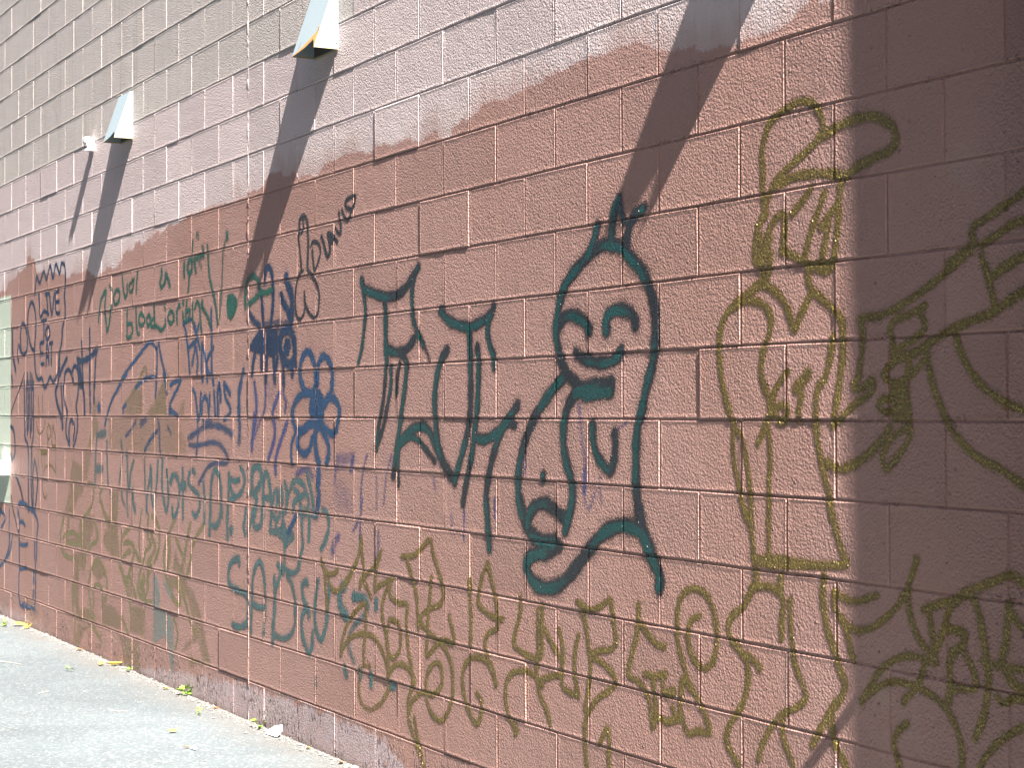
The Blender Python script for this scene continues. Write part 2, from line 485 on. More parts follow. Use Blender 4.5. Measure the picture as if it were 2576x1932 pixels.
def block_mesh(w, h, seed):
    """front shell of one block: a face, an eased arris and the sides down into the mortar; slightly uneven outline"""
    r = random.Random(seed)
    nl, ns = (4, 2) if w > 0.3 else (3, 2)
    def outline(inset, jit):
        x, z = w / 2 - inset, h / 2 - inset
        pts = []
        for i in range(nl): pts.append((-x + 2 * x * i / nl, -z))
        for i in range(ns): pts.append((x, -z + 2 * z * i / ns))
        for i in range(nl): pts.append((x - 2 * x * i / nl, z))
        for i in range(ns): pts.append((-x, z - 2 * z * i / ns))
        return [(a + r.uniform(-jit, jit), b + r.uniform(-jit, jit)) for a, b in pts]
    rings = [(0.0013, mortar_y + 0.0006, 0.0005), (0.0060, -0.0007, 0.0014), (0.0165, 0.0, 0.0024)]
    verts, faces = [], []
    for inset, y, jit in rings:
        verts += [(x, y, z) for x, z in outline(inset, jit)]
    n = 2 * (nl + ns)
    for k in range(2):
        for i in range(n):
            j = (i + 1) % n
            faces.append((k * n + i, k * n + j, (k + 1) * n + j, (k + 1) * n + i))
    faces.append(tuple(range(2 * n, 3 * n)))
    me = bpy.data.meshes.new('concrete_block')
    me.from_pydata(verts, [], faces)
    me.update()
    me.materials.append(MAT_WALL)
    return me

FULL = [block_mesh(2 * B, B, 100 + i) for i in range(14)]
HALF = [block_mesh(B, B, 200 + i) for i in range(4)]

CAMLOC = Vector((7.892002, -2.921483, 0.026683 + GZ))
def to_px(P):
    d = Vector(P) - CAMLOC
    z = d.dot(fwd)
    if z < 0.3:
        return None
    return 4518.561 * d.dot(right) / z + 1288, 4518.561 * d.dot(down) / z + 966

cells = []
for j in range(-7, 18):
    us = sorted({u for u in range(-42, 27) if (u - j) % 2 == 0} | {0})
    for a, b in zip(us, us[1:]):
        x0, x1, z0, z1 = a * B, b * B, GZ + j * B, GZ + (j + 1) * B
        cnt = 0
        for fx in (0.1, 0.3, 0.5, 0.7, 0.9):
            for fz in (0.1, 0.37, 0.63, 0.9):
                q = to_px((x0 + (x1 - x0) * fx, 0, max(0, z0 + (z1 - z0) * fz)))
                if q and 0 < q[0] < 2576 and 0 < q[1] < 1932:
                    cnt += 1
        cs = [to_px((x, 0, z)) for x, z in ((x0, z0), (x1, z0), (x1, z1), (x0, z1))]
        area = 0.0
        if all(cs):
            area = abs(sum(cs[i][0] * cs[(i + 1) % 4][1] - cs[(i + 1) % 4][0] * cs[i][1] for i in range(4))) / 2
        cells.append([area * cnt / 20.0, a, b, j])
cells.sort(key=lambda c: -c[0])
bvh_v, bvh_f = [], []
stuff_v, stuff_f = [], []
n_single = 0
for rank, (area, a, b, j) in enumerate(cells):
    r = random.Random(a * 1000 + j)
    me = r.choice(FULL) if b - a == 2 else r.choice(HALF)
    off = max(-0.0016, min(0.0016, r.gauss(0, 0.0005)))
    if r.random() < 0.06:
        off -= 0.0012
    mat = (Matrix.Translation((0.5 * (a + b) * B, off, GZ + (j + 0.5) * B)) @
           Matrix.Rotation(r.gauss(0, 0.0014), 4, 'Z') @ Matrix.Rotation(r.gauss(0, 0.0022), 4, 'X') @
           Matrix.Rotation(r.gauss(0, 0.0012), 4, 'Y'))
    base = len(bvh_v)
    vv = [mat @ v.co for v in me.vertices]
    bvh_v += vv
    for p in me.polygons:
        bvh_f.append([base + i for i in p.vertices])
    if area > 0 and n_single < 299:
        n_single += 1
        o = bpy.data.objects.new('concrete_block', me)
        o.matrix_world = mat
        link(o, wall)
    else:
        s0 = len(stuff_v)
        stuff_v += [tuple(v) for v in vv]
        for p in me.polygons:
            stuff_f.append([s0 + i for i in p.vertices])
far = mesh_obj('concrete_blocks', stuff_v, stuff_f, MAT_WALL, wall)
far['kind'] = 'stuff'
s0 = len(bvh_v)
bvh_v += [Vector((-9, mortar_y, -0.3)), Vector((9, mortar_y, -0.3)), Vector((9, mortar_y, GZ + 19 * B)), Vector((-9, mortar_y, GZ + 19 * B))]
bvh_f.append([s0, s0 + 1, s0 + 2, s0 + 3])
BVH = BVHTree.FromPolygons(bvh_v, bvh_f)

# ragged bead of sealant in the straight movement joint
bm = bmesh.new()
rj = random.Random(5)
prev = None
zz = 0.0
while zz < GZ + 17 * B:
    wl = 0.0042 + rj.uniform(-0.0012, 0.0016); lift = 0.0012 + rj.uniform(-0.0016, 0.0022)
    cx = rj.uniform(-0.0015, 0.0015)
    ring = [bm.verts.new((cx - wl, mortar_y + 0.0008, zz)), bm.verts.new((cx - wl * 0.5, -lift, zz)), bm.verts.new((cx + wl * 0.5, -lift, zz)), bm.verts.new((cx + wl, mortar_y + 0.0008, zz))]
    if prev:
        for k in range(3):
            bm.faces.new((prev[k], prev[k + 1], ring[k + 1], ring[k]))
    prev = ring
    zz += rj.uniform(0.008, 0.03)
bm_obj('joint_sealant', bm, MAT_WALL, wall)

# ------------------------------------------------------------------ graffiti: thin paint films draped over blocks and joints
GRAF = [
  ('graffiti_creature', 'faded olive scribbled creature with spiky hair sprayed over several courses', 'olivewash', 7, '''
F 15 0.5 -2589,1528 -2552,1494 -2564,1420 -2491,1352 -2589,1284 -2663,1205 -2751,1203 -2675,1300 -2638,1403 -2626,1454
S 13 0.7 -1702,1610 -1628,1657 -1584,1669 -1567,1612
S 15 0.7 -1658,1633 -1731,1584 -1839,1525 -1948,1478
F 15 0.5 -1647,1567 -1626,1420 -2003,1407 -1893,1484 -1763,1540
F 15 0.6 -1195,1630 -1176,1612 -1234,1495 -1215,1411 -1595,1407 -1432,1481 -1312,1572
F 15 0.55 -932,1493 -932,1408 -1025,1408 -1006,1455
F 15 0.3 -2301,1400 -1034,1390 -896,1274 -914,1198 -1785,1198 -2289,1208
F 15 0.5 -3071,1146 -2959,1114 -2832,1103 -2849,1005 -2849,966 -2996,876 -3070,794 -3260,785 -3164,919 -3108,1021
F 15 0.4 -2796,1196 -2654,1198 -2742,1042 -2849,1009
F 15 0.5 -3111,1080 -2833,1088 -2833,958 -3011,873 -3094,807 -3280,789 -3161,924
S 15 1 -3263,790 -3349,691 -3366,623
S 15 1 -3161,795 -3194,700 -3280,651
S 15 1 -2722,1005 -2613,988 -2628,902 -2721,834 -2816,795 -2897,756 -2896,652 -2864,593
F 15 0.55 -2816,795 -2612,818 -2597,755 -2690,665 -2752,601 -2880,592 -2896,695 -2913,760
S 15 1 -2597,798 -2536,725 -2520,684 -2659,641 -2721,603
S 15 1 -3211,633 -3177,675 -3044,691 -2929,672 -2912,634 -3211,615
F 15 0.6 -3228,649 -2945,666 -2912,612 -3228,605
S 15 1 -3348,588 -3279,548 -3143,531 -3043,538
F 15 0.6 -3027,565 -2752,597 -2784,509 -2816,467 -2928,502 -2944,405 -3026,399
S 15 1 -2415,999 -2475,938 -2430,890 -2356,827 -2268,798
F 15 0.6 -2239,968 -2096,986 -2124,806 -2095,702 -2081,601 -2195,601 -2326,638 -2415,682 -2356,748 -2282,806 -2268,897
S 11 1 -1647,901 -1673,845 -1699,766 -1699,687 -1673,619
S 15 1 -1530,876 -1543,813 -1543,755 -1492,720 -1582,676 -1634,606
S 15 1 -1467,875 -1417,859 -1354,812 -1342,749 -1367,690 -1429,628
S 15 1 -1492,785 -1454,742 -1417,713 -1467,664 -1556,611 -1480,598
F 15 0.6 -1595,609 -1467,645 -1480,594
S 15 1 -1873,791 -2011,731 -2039,665 -2025,601
S 15 1 -1983,693 -1901,706 -1806,692 -1806,641 -1846,590
S 15 1 -1806,680 -1739,645 -1686,602
S 15 1 -2011,606 -1942,643 -1860,661
S 15 1 -2081,573 -1997,507 -1942,448
S 15 1 -1846,586 -1901,522 -1955,498
S 15 1 -1673,583 -1699,530 -1712,467
S 15 1 -1543,574 -1543,481
S 15 1 -1634,536 -1608,514 -1686,477
S 15 1 -1088,876 -1160,816 -1220,756 -1268,678 -1256,603
S 15 1 -835,870 -880,795 -926,701 -972,625
S 15 1 -637,870 -713,823 -802,753 -835,672 -892,595
S 20 1 -1184,777 -1172,703 -1208,607
S 15 1 -1065,773 -972,706 -926,672
F 15 0.6 -1077,717 -1030,657 -926,618 -881,538 -1184,512 -1136,575
F 15 0.6 -3043,438 -2928,447 -2928,208 -2977,160 -2993,245 -3059,257 -3059,371
S 15 1 -3076,378 -3076,260 -3026,155 -3017,7
S 15 1 -2721,399 -2643,508 -2535,562 -2430,536 -2355,492 -2326,432 -2340,348
F 15 0.6 -2535,558 -2415,529 -2355,488 -2475,445 -2658,473 -2643,508
S 15 1 -2596,397 -2520,420 -2429,403
S 15 1 -2721,382 -2689,317 -2658,256 -2596,219
S 15 1 -2612,375 -2611,281
S 15 1 -2429,374 -2429,299
F 15 0.55 -2414,358 -2340,365 -2355,314 -2224,326 -2123,295 -2053,273 -2053,205 -2474,185 -2429,265
F 15 0.6 -2912,231 -2768,262 -2627,246 -2550,195 -2960,161
S 15 1 -2025,268 -1955,223 -1914,199
S 15 1 -2673,169 -2565,142 -2474,106 -2459,74
F 15 0.5 -2960,144 -2673,165 -2815,112 -2911,19 -3009,25
S 15 1 -2081,566 -1983,481 -1900,396 -1860,312 -1860,233
S 15 1 -1833,581 -1901,528 -1846,492 -1766,416
S 15 1 -1673,573 -1712,503 -1726,443 -1608,415
S 15 1 -1621,546 -1608,524 -1686,486 -1621,460 -1660,414
S 15 1 -1505,586 -1556,524 -1543,479 -1595,431 -1582,402 -1492,410
F 15 0.5 -1928,526 -1846,500 -1779,415 -1914,403 -1983,481
F 15 0.6 -1846,353 -1595,377 -1608,201 -1699,219 -1833,212
F 15 0.5 -2081,169 -1846,171 -1699,164 -1712,53 -1673,3 -1819,16 -1983,20 -2011,97
S 15 1 -1232,573 -1172,510 -1089,462 -1018,442 -995,478 -1030,530 -1065,556
F 15 0.6 -1196,583 -1089,573 -1100,498 -1172,510
F 15 0.55 -1042,562 -892,552 -780,519 -714,467 -670,407 -638,375 -595,295 -531,204 -649,183 -681,250 -747,332 -802,398 -869,482
S 15 1 -972,527 -903,450 -847,382 -769,322
F 15 0.55 -984,200 -904,253 -780,314 -714,321 -747,278 -904,228
F 15 0.55 -881,198 -574,202 -521,188 -747,171 -858,135
S 10 1 -1100,361 -1054,317 -1042,263 -1089,203
'''),
  ('paint_smudge', 'washed out teal smudge running down to the bottom course beside the olive creature', 'tealwash', 7, '''
F 14 0.6 -1454,544 -1429,569 -1354,502 -1342,439 -1330,387 -1136,372 -1112,348 -1112,200 -1089,129 -1136,71 -1172,156 -1208,234 -1305,242 -1417,203 -1454,191 -1442,315 -1454,390
S 14 0.7 -1429,561 -1367,513 -1342,454
S 14 0.6 -1256,537 -1184,498 -1136,472
'''),
  ('paint_overspray', 'faint violet drips and overspray scattered left of and below the dark green letters', 'violet', 6, '''
S 24 0.35 1049,1234 1198,1241
S 12 0.8 1198,1244 1198,1198
S 9 0.55 1343,1253 1295,1168 1278,1038
S 9 0.4 1572,1258 1527,1176 1504,1074
S 9 0.35 1436,1173 1435,1046
S 9 0.35 1940,1188 1953,1141
S 9 0.6 2645,1275 2628,1215
S 13 0.7 3028,1247 3022,1171
S 11 0.35 2989,1452 3009,1349 3033,1253
S 9 0.35 3017,1170 3047,1121 3086,1173
S 9 0.3 3115,1225 3124,1139
S 7 0.4 3276,1396 3221,1371
S 9 0.7 1294,1077 1278,992 1270,908
S 9 0.5 1213,950 1262,1004
S 14 0.4 1450,957 1450,894 1419,815
S 9 0.7 2421,1124 2420,1063
S 9 0.5 2188,1080 2187,971
S 9 0.35 2085,1052 2098,994
S 20 0.6 1053,913 1011,884 993,852
S 9 0.6 1243,973 1203,945
S 30 0.35 1046,1216 1130,1231
S 22 0.7 1204,1243 1196,1213
S 9 0.7 1196,1213 1179,1187
S 13 0.45 1029,1192 1016,1135
S 17 0.55 591,1156 656,1175 730,1181 775,1151
S 60 0.16 1071,1087 1146,1057
S 70 0.15 280,1522 331,1543
'''),
  ('graffiti_writing', 'teal block writing half washed away across the olive creature', 'teal', 6, '''
S 26 0.7 -2533,1296 -2364,1307
S 15 0.7 -2541,1286 -2559,1205 -2567,1133 -2576,1061 -2576,1004
S 28 0.6 -2550,1096 -2431,1099
S 15 0.6 -2330,1260 -2330,1186 -2314,1069 -2305,1018
S 15 0.7 -2039,1264 -2023,1192 -2039,1123 -2086,1030
S 17 0.7 -1930,1203 -1922,1126 -1914,1036 -1883,1001
S 17 0.7 -1807,1160 -1868,1083 -1883,1015
S 15 0.7 -1613,1178 -1599,1069 -1599,1003
S 15 1 -1498,1137 -1512,1071 -1555,983 -1562,895
S 15 1 -1483,1116 -1483,1029 -1469,965 -1440,931 -1412,989 -1384,1076 -1370,1162
S 15 1 -1287,1185 -1300,1100 -1300,1036 -1273,973 -1232,911 -1191,976 -1205,1060 -1218,1123
S 15 1 -1151,1062 -1097,1106 -1031,1087
S 19 1 -1822,995 -1807,937 -1777,885
S 15 0.6 -2039,986 -2023,942 -1976,907
S 15 0.6 -1929,991 -1929,923 -1914,852
S 15 0.6 -2268,975 -2239,939
S 15 1 -1159,1066 -1124,1101 -1076,1102 -1030,1070 -1006,1027 -1018,990 -1030,945 -1077,895 -1124,896 -1130,929
S 15 1 -960,1139 -954,1065 -954,992 -954,919 -955,886
S 24 1 -972,1054 -926,1055
S 15 1 -768,1122 -801,1136 -857,1112 -869,1076 -813,1045 -724,1023 -691,989 -702,945 -757,907 -802,923
S 15 1 -637,1080 -615,988 -621,935 -621,882
S 17 1 -532,921 -526,1024 -514,1083 -484,1136 -443,1145 -402,1115 -379,1049 -373,991 -368,929
S 17 1 -544,832 -538,896 -526,956
S 17 1 -526,877 -461,873 -402,903 -373,963
S 15 1 -265,1134 -270,1072 -276,995 -288,933
S 15 1 -282,967 -288,890 -288,828
S 15 1 -265,1115 -197,1102 -125,1112
S 15 1 -265,1103 -220,1044 -175,1030
S 15 1 -109,1169 -65,1140 -55,1099 -98,1052 -175,1026 -242,1012
S 27 1 -237,866 -226,867
S 20 1 73,951 105,1030 52,1065 42,1121 63,1166 126,1179 167,1151 157,1106 94,1067 31,1053
S 18 1 198,957 188,1052 198,1126 229,1152 259,1128 279,1074 289,1020 289,962
S 15 1 198,1038 269,1041
S 15 1 309,1021 329,1065 369,1077 359,1023 349,986
S 15 1 398,1010 389,1060 418,1090 428,1026
S 15 1 476,1028 476,1081 457,1116
S 15 1 466,985 486,1046 534,1101 572,1127 637,1126 693,1100 674,1071 572,1039 553,996
S 15 1 572,1088 619,1073 637,1035 637,1000
S 15 1 711,1173 739,1126 766,1075 783,1024 774,993
S 15 1 720,1004 729,1056 693,1079
S 17 1 63,976 62,928 94,896 156,914 177,970 172,989
S 15 1 -1,876 31,926 52,968
S 15 1 -33,979 -50,933 -66,891 -44,858
S 15 1 299,984 289,939 279,892
S 15 1 299,973 359,947 398,977
S 15 1 349,950 349,903
S 15 1 437,987 437,929 476,896 543,935 590,980
F 15 0.8 269,902 398,916 447,958 476,914 562,908 571,873 495,840 437,801 437,851 368,875 269,877
S 15 0.7 456,802 446,751 436,715
S 15 1 656,983 655,906 664,855 636,800 608,746 542,723 475,732 417,749
S 15 0.8 368,749 436,715
S 15 1 738,987 738,928 733,880
S 15 1 890,1018 934,1004 951,964 942,923 907,880 867,851
S 26 0.75 810,994 729,997 637,994
'''),
  ('graffiti_peak', 'blue peaked outline behind the faded olive creature', 'blue', 6, '''
S 12 1 -2103,1571 -1992,1633 -1853,1689 -1702,1743 -1555,1796 -1469,1801 -1384,1760
S 12 1 -1356,1797 -1321,1728 -1273,1662 -1232,1611
S 12 1 -1384,1768 -1384,1695 -1391,1622 -1398,1562
S 12 1 -1937,1644 -2026,1604 -2116,1557 -2208,1512 -2277,1459 -2324,1413 -2371,1353
S 12 1 -1391,1615 -1492,1617 -1585,1610 -1679,1589 -1763,1562
S 12 1 -1391,1615 -1396,1573 -1411,1512
S 12 1 -1273,1631 -1234,1570 -1215,1522
S 12 1 -987,1594 -1081,1586 -1157,1569
S 12 1 -987,1588 -1034,1553 -1109,1509 -1166,1459 -1100,1426 -1034,1408
F 12 0.8 -1186,1450 -1138,1444 -1043,1408 -1186,1408
S 12 1 -2003,1423 -2003,1452 -1948,1471
S 26 1 -2503,1460 -2491,1453
S 12 0.6 -1763,1379 -1860,1331 -1959,1294
S 12 0.8 -1372,1331 -1442,1306 -1523,1271 -1605,1220
S 12 0.7 -1372,1389 -1342,1344 -1342,1283 -1327,1207
S 20 0.6 -1585,1389 -1668,1367
S 12 0.6 -1195,1351 -1147,1321
S 16 0.7 -864,1297 -763,1322 -615,1356 -460,1364 -332,1350 -219,1324
S 13 0.7 -851,1264 -738,1262 -615,1272 -484,1281 -379,1267 -310,1234 -276,1199 -333,1183 -460,1180 -567,1157 -640,1115 -701,1077
S 12 0.7 -726,1399 -719,1319 -732,1258 -744,1201
'''),
  ('graffiti_writing', 'blue spray lettering FIND YOURS with a tall exclamation mark', 'blue', 5, '''
S 12 1 -940,1882 -908,1839 -883,1785 -863,1735 -851,1673 -841,1624
S 12 1 -940,1878 -876,1892 -825,1897
S 12 1 -863,1752 -800,1770 -738,1788
S 12 1 -769,1866 -756,1833 -725,1800 -688,1746
S 12 1 -706,1864 -731,1824 -750,1772 -775,1720 -800,1672
S 12 1 -738,1744 -719,1682 -732,1618
S 17 1 -775,1863 -756,1841
S 12 1 -651,1769 -657,1709 -658,1629 -651,1584
S 12 1 -651,1769 -615,1708 -591,1647 -579,1583
S 12 1 -518,1931 -516,1863 -513,1804 -513,1725 -513,1645 -489,1562
S 12 1 -489,1744 -519,1725 -566,1698 -585,1663 -567,1627 -531,1614 -513,1645
S 12 1 -800,1542 -763,1517 -744,1468 -726,1419 -713,1403
S 12 1 -676,1520 -682,1472 -688,1428 -713,1391
S 12 1 -664,1419 -658,1468 -627,1504 -585,1491 -567,1459 -555,1408
S 12 1 -543,1511 -549,1459
S 12 1 -483,1530 -472,1479 -466,1431 -460,1408
S 15 1 -413,1564 -425,1518 -425,1459 -425,1408
S 12 1 -407,1568 -384,1525 -384,1486
S 12 1 -332,1567 -332,1532 -309,1493 -264,1462 -247,1431 -287,1408 -332,1392
S 15 1 -332,1563 -286,1539 -253,1516
S 19 1 -97,1571 -125,1526 -130,1477 -130,1427 -125,1401
S 20 0.7 -119,1374 -119,1325 -125,1290
S 14 0.8 -64,1624 -97,1583 -119,1542
S 12 0.7 -640,1383 -603,1380 -519,1384
'''),
  ('graffiti_slashes', 'violet blue slash marks between the lettering and the blue flower', 'violet', 6, '''
S 15 1 85,1561 101,1512 111,1457 100,1401 79,1345 53,1300 47,1255
S 12 1 79,1420 63,1345 42,1285
S 12 0.8 225,1566 225,1511 219,1456 199,1420
S 11 0.5 178,1412 126,1360 74,1308
S 15 1 390,1510 350,1470 320,1438 315,1401 335,1362 335,1318 300,1267 259,1219
S 15 1 487,1384 448,1341 399,1290 360,1239 345,1199 344,1156
S 12 0.8 449,1563 439,1509 468,1473 458,1430
'''),
  ('graffiti_flower', 'blue sprayed flower with five petals and a solid blue heart', 'blue', 6, '''
F 17 0.95 767,1516 839,1529 892,1501 909,1471 900,1403 856,1351 820,1331 776,1365 749,1402 731,1444 749,1489
S 17 1 821,1533 812,1581 804,1623 768,1668 731,1687 686,1678 648,1644 634,1602 644,1560 667,1529
S 17 1 648,1560 694,1521 767,1513 812,1540
S 17 1 830,1547 835,1615 875,1655 919,1661 962,1636 988,1602 992,1561 987,1525
S 17 1 983,1554 987,1521 953,1494 900,1467
S 17 1 909,1457 953,1484 1004,1483 1047,1463 1064,1433 1055,1393 1038,1356 995,1336 944,1349 891,1369
S 17 1 767,1506 685,1507 611,1490 563,1458 544,1423 563,1384 591,1353 638,1350 694,1364 758,1389
S 17 1 803,1385 730,1364 638,1336 610,1307 619,1272 666,1249 721,1257 757,1285 775,1316
S 17 1 874,1352 917,1325 948,1291 952,1251 926,1213
S 17 1 811,1324 811,1282 829,1242 856,1212
S 20 1 803,1330 811,1265 838,1215 846,1163 837,1112 846,1078 833,1023 819,995
S 12 1 582,1335 544,1292 534,1243 544,1204
S 14 1 590,980 543,935 495,897
'''),
  ('graffiti_monster', 'dark blue dripping blob with one round eye below tall blue letters', 'bluedark', 5, '''
S 13 1 211,2019 226,2069 262,2085 302,2053 312,2009 317,1954 312,1899 296,1853 286,1817
S 13 1 138,2001 169,1962 180,1906 190,1858 195,1821
S 13 1 12,1889 75,1848 148,1819
S 20 1 479,2023 484,1998 517,1967 541,1930 541,1877 531,1817
S 17 1 416,1948 440,1914 488,1880 522,1835 531,1813
F 13 0.9 148,1804 210,1802 210,1688 106,1698 22,1712 22,1742 86,1777
F 13 0.9 231,1801 351,1803 381,1762 381,1697 331,1674 261,1679 220,1710
S 22 0.6 220,1816 351,1814 507,1807
S 20 1 478,1791 420,1775 400,1733 415,1686 468,1648 536,1636 574,1674 569,1727 545,1770 507,1790
F 13 1 469,1756 517,1750 531,1714 497,1673 449,1681 440,1721
S 13 1 85,1692 64,1651 54,1607
S 13 1 169,1689 174,1630
S 13 1 235,1680 230,1629 230,1566
S 13 1 321,1674 326,1627 341,1568
S 13 1 366,1673 351,1626
S 13 1 420,1671 439,1613 439,1556
S 13 1 545,1639 545,1590
S 13 1 574,1663 588,1631
'''),
  ('graffiti_note', 'blue scalloped note outline around the words LIVE TO EAT', 'bluedark', 4, '''
S 10 1 -4022,2206 -4000,2269 -3968,2325 -3893,2278 -3788,2345 -3714,2292 -3622,2370 -3551,2287 -3480,2370 -3391,2307 -3342,2365 -3264,2339 -3244,2261 -3264,2187 -3273,2147 -3254,2085 -3263,2010 -3321,1952 -3321,1901 -3360,1836 -3399,1797 -3409,1736 -3439,1670 -3538,1626 -3620,1658 -3681,1617 -3764,1592 -3827,1651 -3933,1648 -3998,1702 -4020,1778 -4031,1842
S 10 1 -3914,2205 -3892,2124 -3871,2054 -3776,2086 -3662,2062
S 10 1 -3714,2193 -3693,2134 -3683,2071
S 10 1 -3745,2195 -3662,2195
S 10 1 -3638,2183 -3580,2058 -3516,2187
S 10 1 -3410,2196 -3480,2184 -3490,2123 -3460,2060 -3390,2057
S 10 1 -3480,2128 -3400,2129
S 10 1 -3850,2024 -3724,2026
S 10 1 -3776,2013 -3776,1955 -3776,1897
S 10 1 -3672,1982 -3734,1953 -3703,1900 -3631,1923 -3641,1970 -3672,1982
S 10 1 -3786,1882 -3870,1879 -3870,1826 -3859,1752 -3775,1745
S 10 1 -3870,1816 -3796,1814
S 10 1 -3723,1733 -3713,1822 -3692,1873 -3661,1820 -3651,1742
S 10 1 -3713,1790 -3661,1789
S 10 1 -3641,1871 -3559,1874
S 10 1 -3590,1865 -3590,1802 -3589,1735
'''),
  ('graffiti_loops', 'dark blue looping handwriting beside the pale green paint', 'bluedark', 4, '''
S 10 1 -4020,1842 -4086,1849 -4152,1900 -4208,1999 -4208,2081 -4153,2148 -4087,2161 -4021,2109 -3988,2017 -3999,1937 -4031,1842
S 10 1 -4468,1778 -4491,1818 -4469,1889 -4399,1854 -4411,1953 -4377,2018 -4332,2032 -4264,2002 -4219,1918 -4241,1843 -4331,1824 -4411,1848
S 13 1 -4652,1985 -4645,1906 -4632,1822 -4585,1765 -4545,1714
S 8 1 -4655,1682 -4631,1626
'''),
  ('graffiti_writing', 'dark navy tag with crossed letter strokes right of the fork', 'bluedark', 4, '''
S 10 1 -3389,1797 -3389,1710 -3409,1649 -3458,1583
S 13 1 -3214,1766 -3321,1708 -3399,1659
S 14 1 -3419,1613 -3478,1558 -3438,1486 -3379,1434 -3320,1379 -3310,1338
S 10 1 -3350,1607 -3320,1495 -3310,1409
S 10 1 -3281,1586 -3262,1667 -3185,1695 -3109,1669 -3062,1616
S 10 1 -3109,1669 -3035,1712 -2960,1690 -2933,1621
S 10 1 -3291,1601 -3262,1495 -3204,1429 -3223,1359 -3223,1293 -3146,1229
S 10 1 -2942,1601 -2960,1527 -2997,1468 -2969,1409 -2960,1340 -2996,1271 -3052,1221
S 10 1 -3052,1260 -3034,1340 -3081,1379 -3128,1369 -3156,1309 -3146,1249
S 10 1 -2869,1860 -2860,1796 -2851,1698 -2833,1600
S 10 1 -2691,1926 -2690,1815 -2690,1694 -2690,1579
S 15 1 -2961,1754 -2887,1738 -2779,1745 -2673,1761 -2534,1800
S 10 1 -2542,1796 -2568,1715 -2585,1577
S 10 1 -2942,1744 -2915,1675 -2878,1581
S 10 1 -2961,1740 -2942,1675 -2905,1581
S 14 1 -2905,1699 -2851,1581
S 13 1 -2851,1600 -2814,1516 -2805,1424
S 10 1 -2690,1597 -2681,1429
S 10 1 -2594,1601 -2602,1491
'''),
  ('graffiti_fork', 'blue outline of a dinner fork and knife', 'bluedark', 4, '''
S 10 1 -4218,1685 -4206,1588
S 10 1 -4140,1689 -4140,1587
S 10 1 -4096,1677 -4074,1586
S 10 1 -4307,1637 -4295,1473 -4283,1310 -4283,1261 -4205,1213 -4193,1148 -4192,986 -4180,771
S 10 1 -4052,1633 -4051,1472 -4051,1312 -4061,1258 -4094,1209 -4105,1150 -4115,989 -4081,775
S 10 1 -4240,1636 -4228,1473 -4216,1283
S 10 1 -4195,1635 -4183,1419 -4194,1311
S 10 1 -4151,1635 -4146,1473 -4132,1268
S 10 1 -4102,1634 -4095,1446 -4105,1311
S 10 1 -4017,1115 -4071,1017 -4060,910 -4060,776
S 10 1 -4017,1115 -3952,1036 -3941,968 -3963,887 -4016,779
S 10 1 -4689,1335 -4606,1307 -4571,1241 -4570,1152 -4653,1106 -4688,1139
S 10 1 -4558,1002 -4441,934 -4372,871 -4338,818
'''),
  ('graffiti_ladder', 'tall blue ladder shape with short rungs reaching the bottom course', 'blue', 5, '''
S 12 1 -4475,773 -4440,692 -4451,609 -4439,500 -4439,390 -4461,278 -4449,180 -4392,125 -4211,126 -4057,135 -4014,112
S 12 1 -4049,777 -3973,743 -3930,692 -3962,611 -3961,505 -3993,423 -3993,316 -4003,220 -4014,134
S 12 1 -4015,570 -4015,474
S 12 1 -4047,376 -4047,301
S 12 1 -4053,253 -4062,204
S 12 1 -4452,680 -4349,691 -4281,668
S 12 1 -4416,534 -4303,536 -4202,548
S 12 1 -4416,364 -4235,389
S 22 0.6 -4346,129 -4211,136
S 15 1 -4463,725 -4475,790 -4418,814 -4326,818 -4192,797 -4060,776 -3994,753
S 12 1 -5016,730 -4892,719 -4867,675 -4966,619
S 12 1 -4722,571 -4745,491 -4866,392 -5014,341
S 12 1 -4650,580 -4697,482 -4793,420
S 8 1 -4727,761 -4734,575
'''),
  ('graffiti_line', 'thin black slanting line at the edge of the pale green paint', 'black', 4, '''
S 8 1 -4308,1692 -4364,1644 -4444,1591
S 8 1 -4353,1638 -4537,1530 -4654,1447 -4690,1396
S 8 1 -4687,859 -4627,772 -4580,719
S 8 1 -4627,766 -4498,645 -4428,555
'''),
  ('graffiti_doodle', 'small brown olive scribble of a face with long hair right of the fork', 'olive', 4, '''
S 7 1 -3912,1536 -3907,1472 -3900,1408
S 7 1 -3816,1545 -3805,1482 -3805,1424
S 7 1 -3975,1366 -3932,1313 -3868,1292 -3784,1325 -3753,1388
S 7 1 -3649,1362 -3701,1315 -3659,1258 -3598,1295 -3649,1362
S 7 1 -3548,1352 -3578,1264 -3557,1223
S 7 1 -3548,1347 -3477,1265 -3477,1214 -3557,1218
S 7 1 -3889,1223 -3931,1154 -3899,1059
F 7 1 -3868,1187 -3700,1184 -3700,1158 -3846,1155
S 7 1 -3846,1155 -3804,1062
S 7 1 -3763,1157 -3741,1074
S 7 1 -3680,1252 -3669,1159 -3618,1067
F 7 1 -3578,1223 -3477,1224 -3457,1194 -3557,1197
S 7 1 -3477,1188 -3487,1111 -3476,1050 -3577,1088 -3700,1085 -3783,1041 -3814,972 -3803,915 -3741,875 -3699,903
'''),
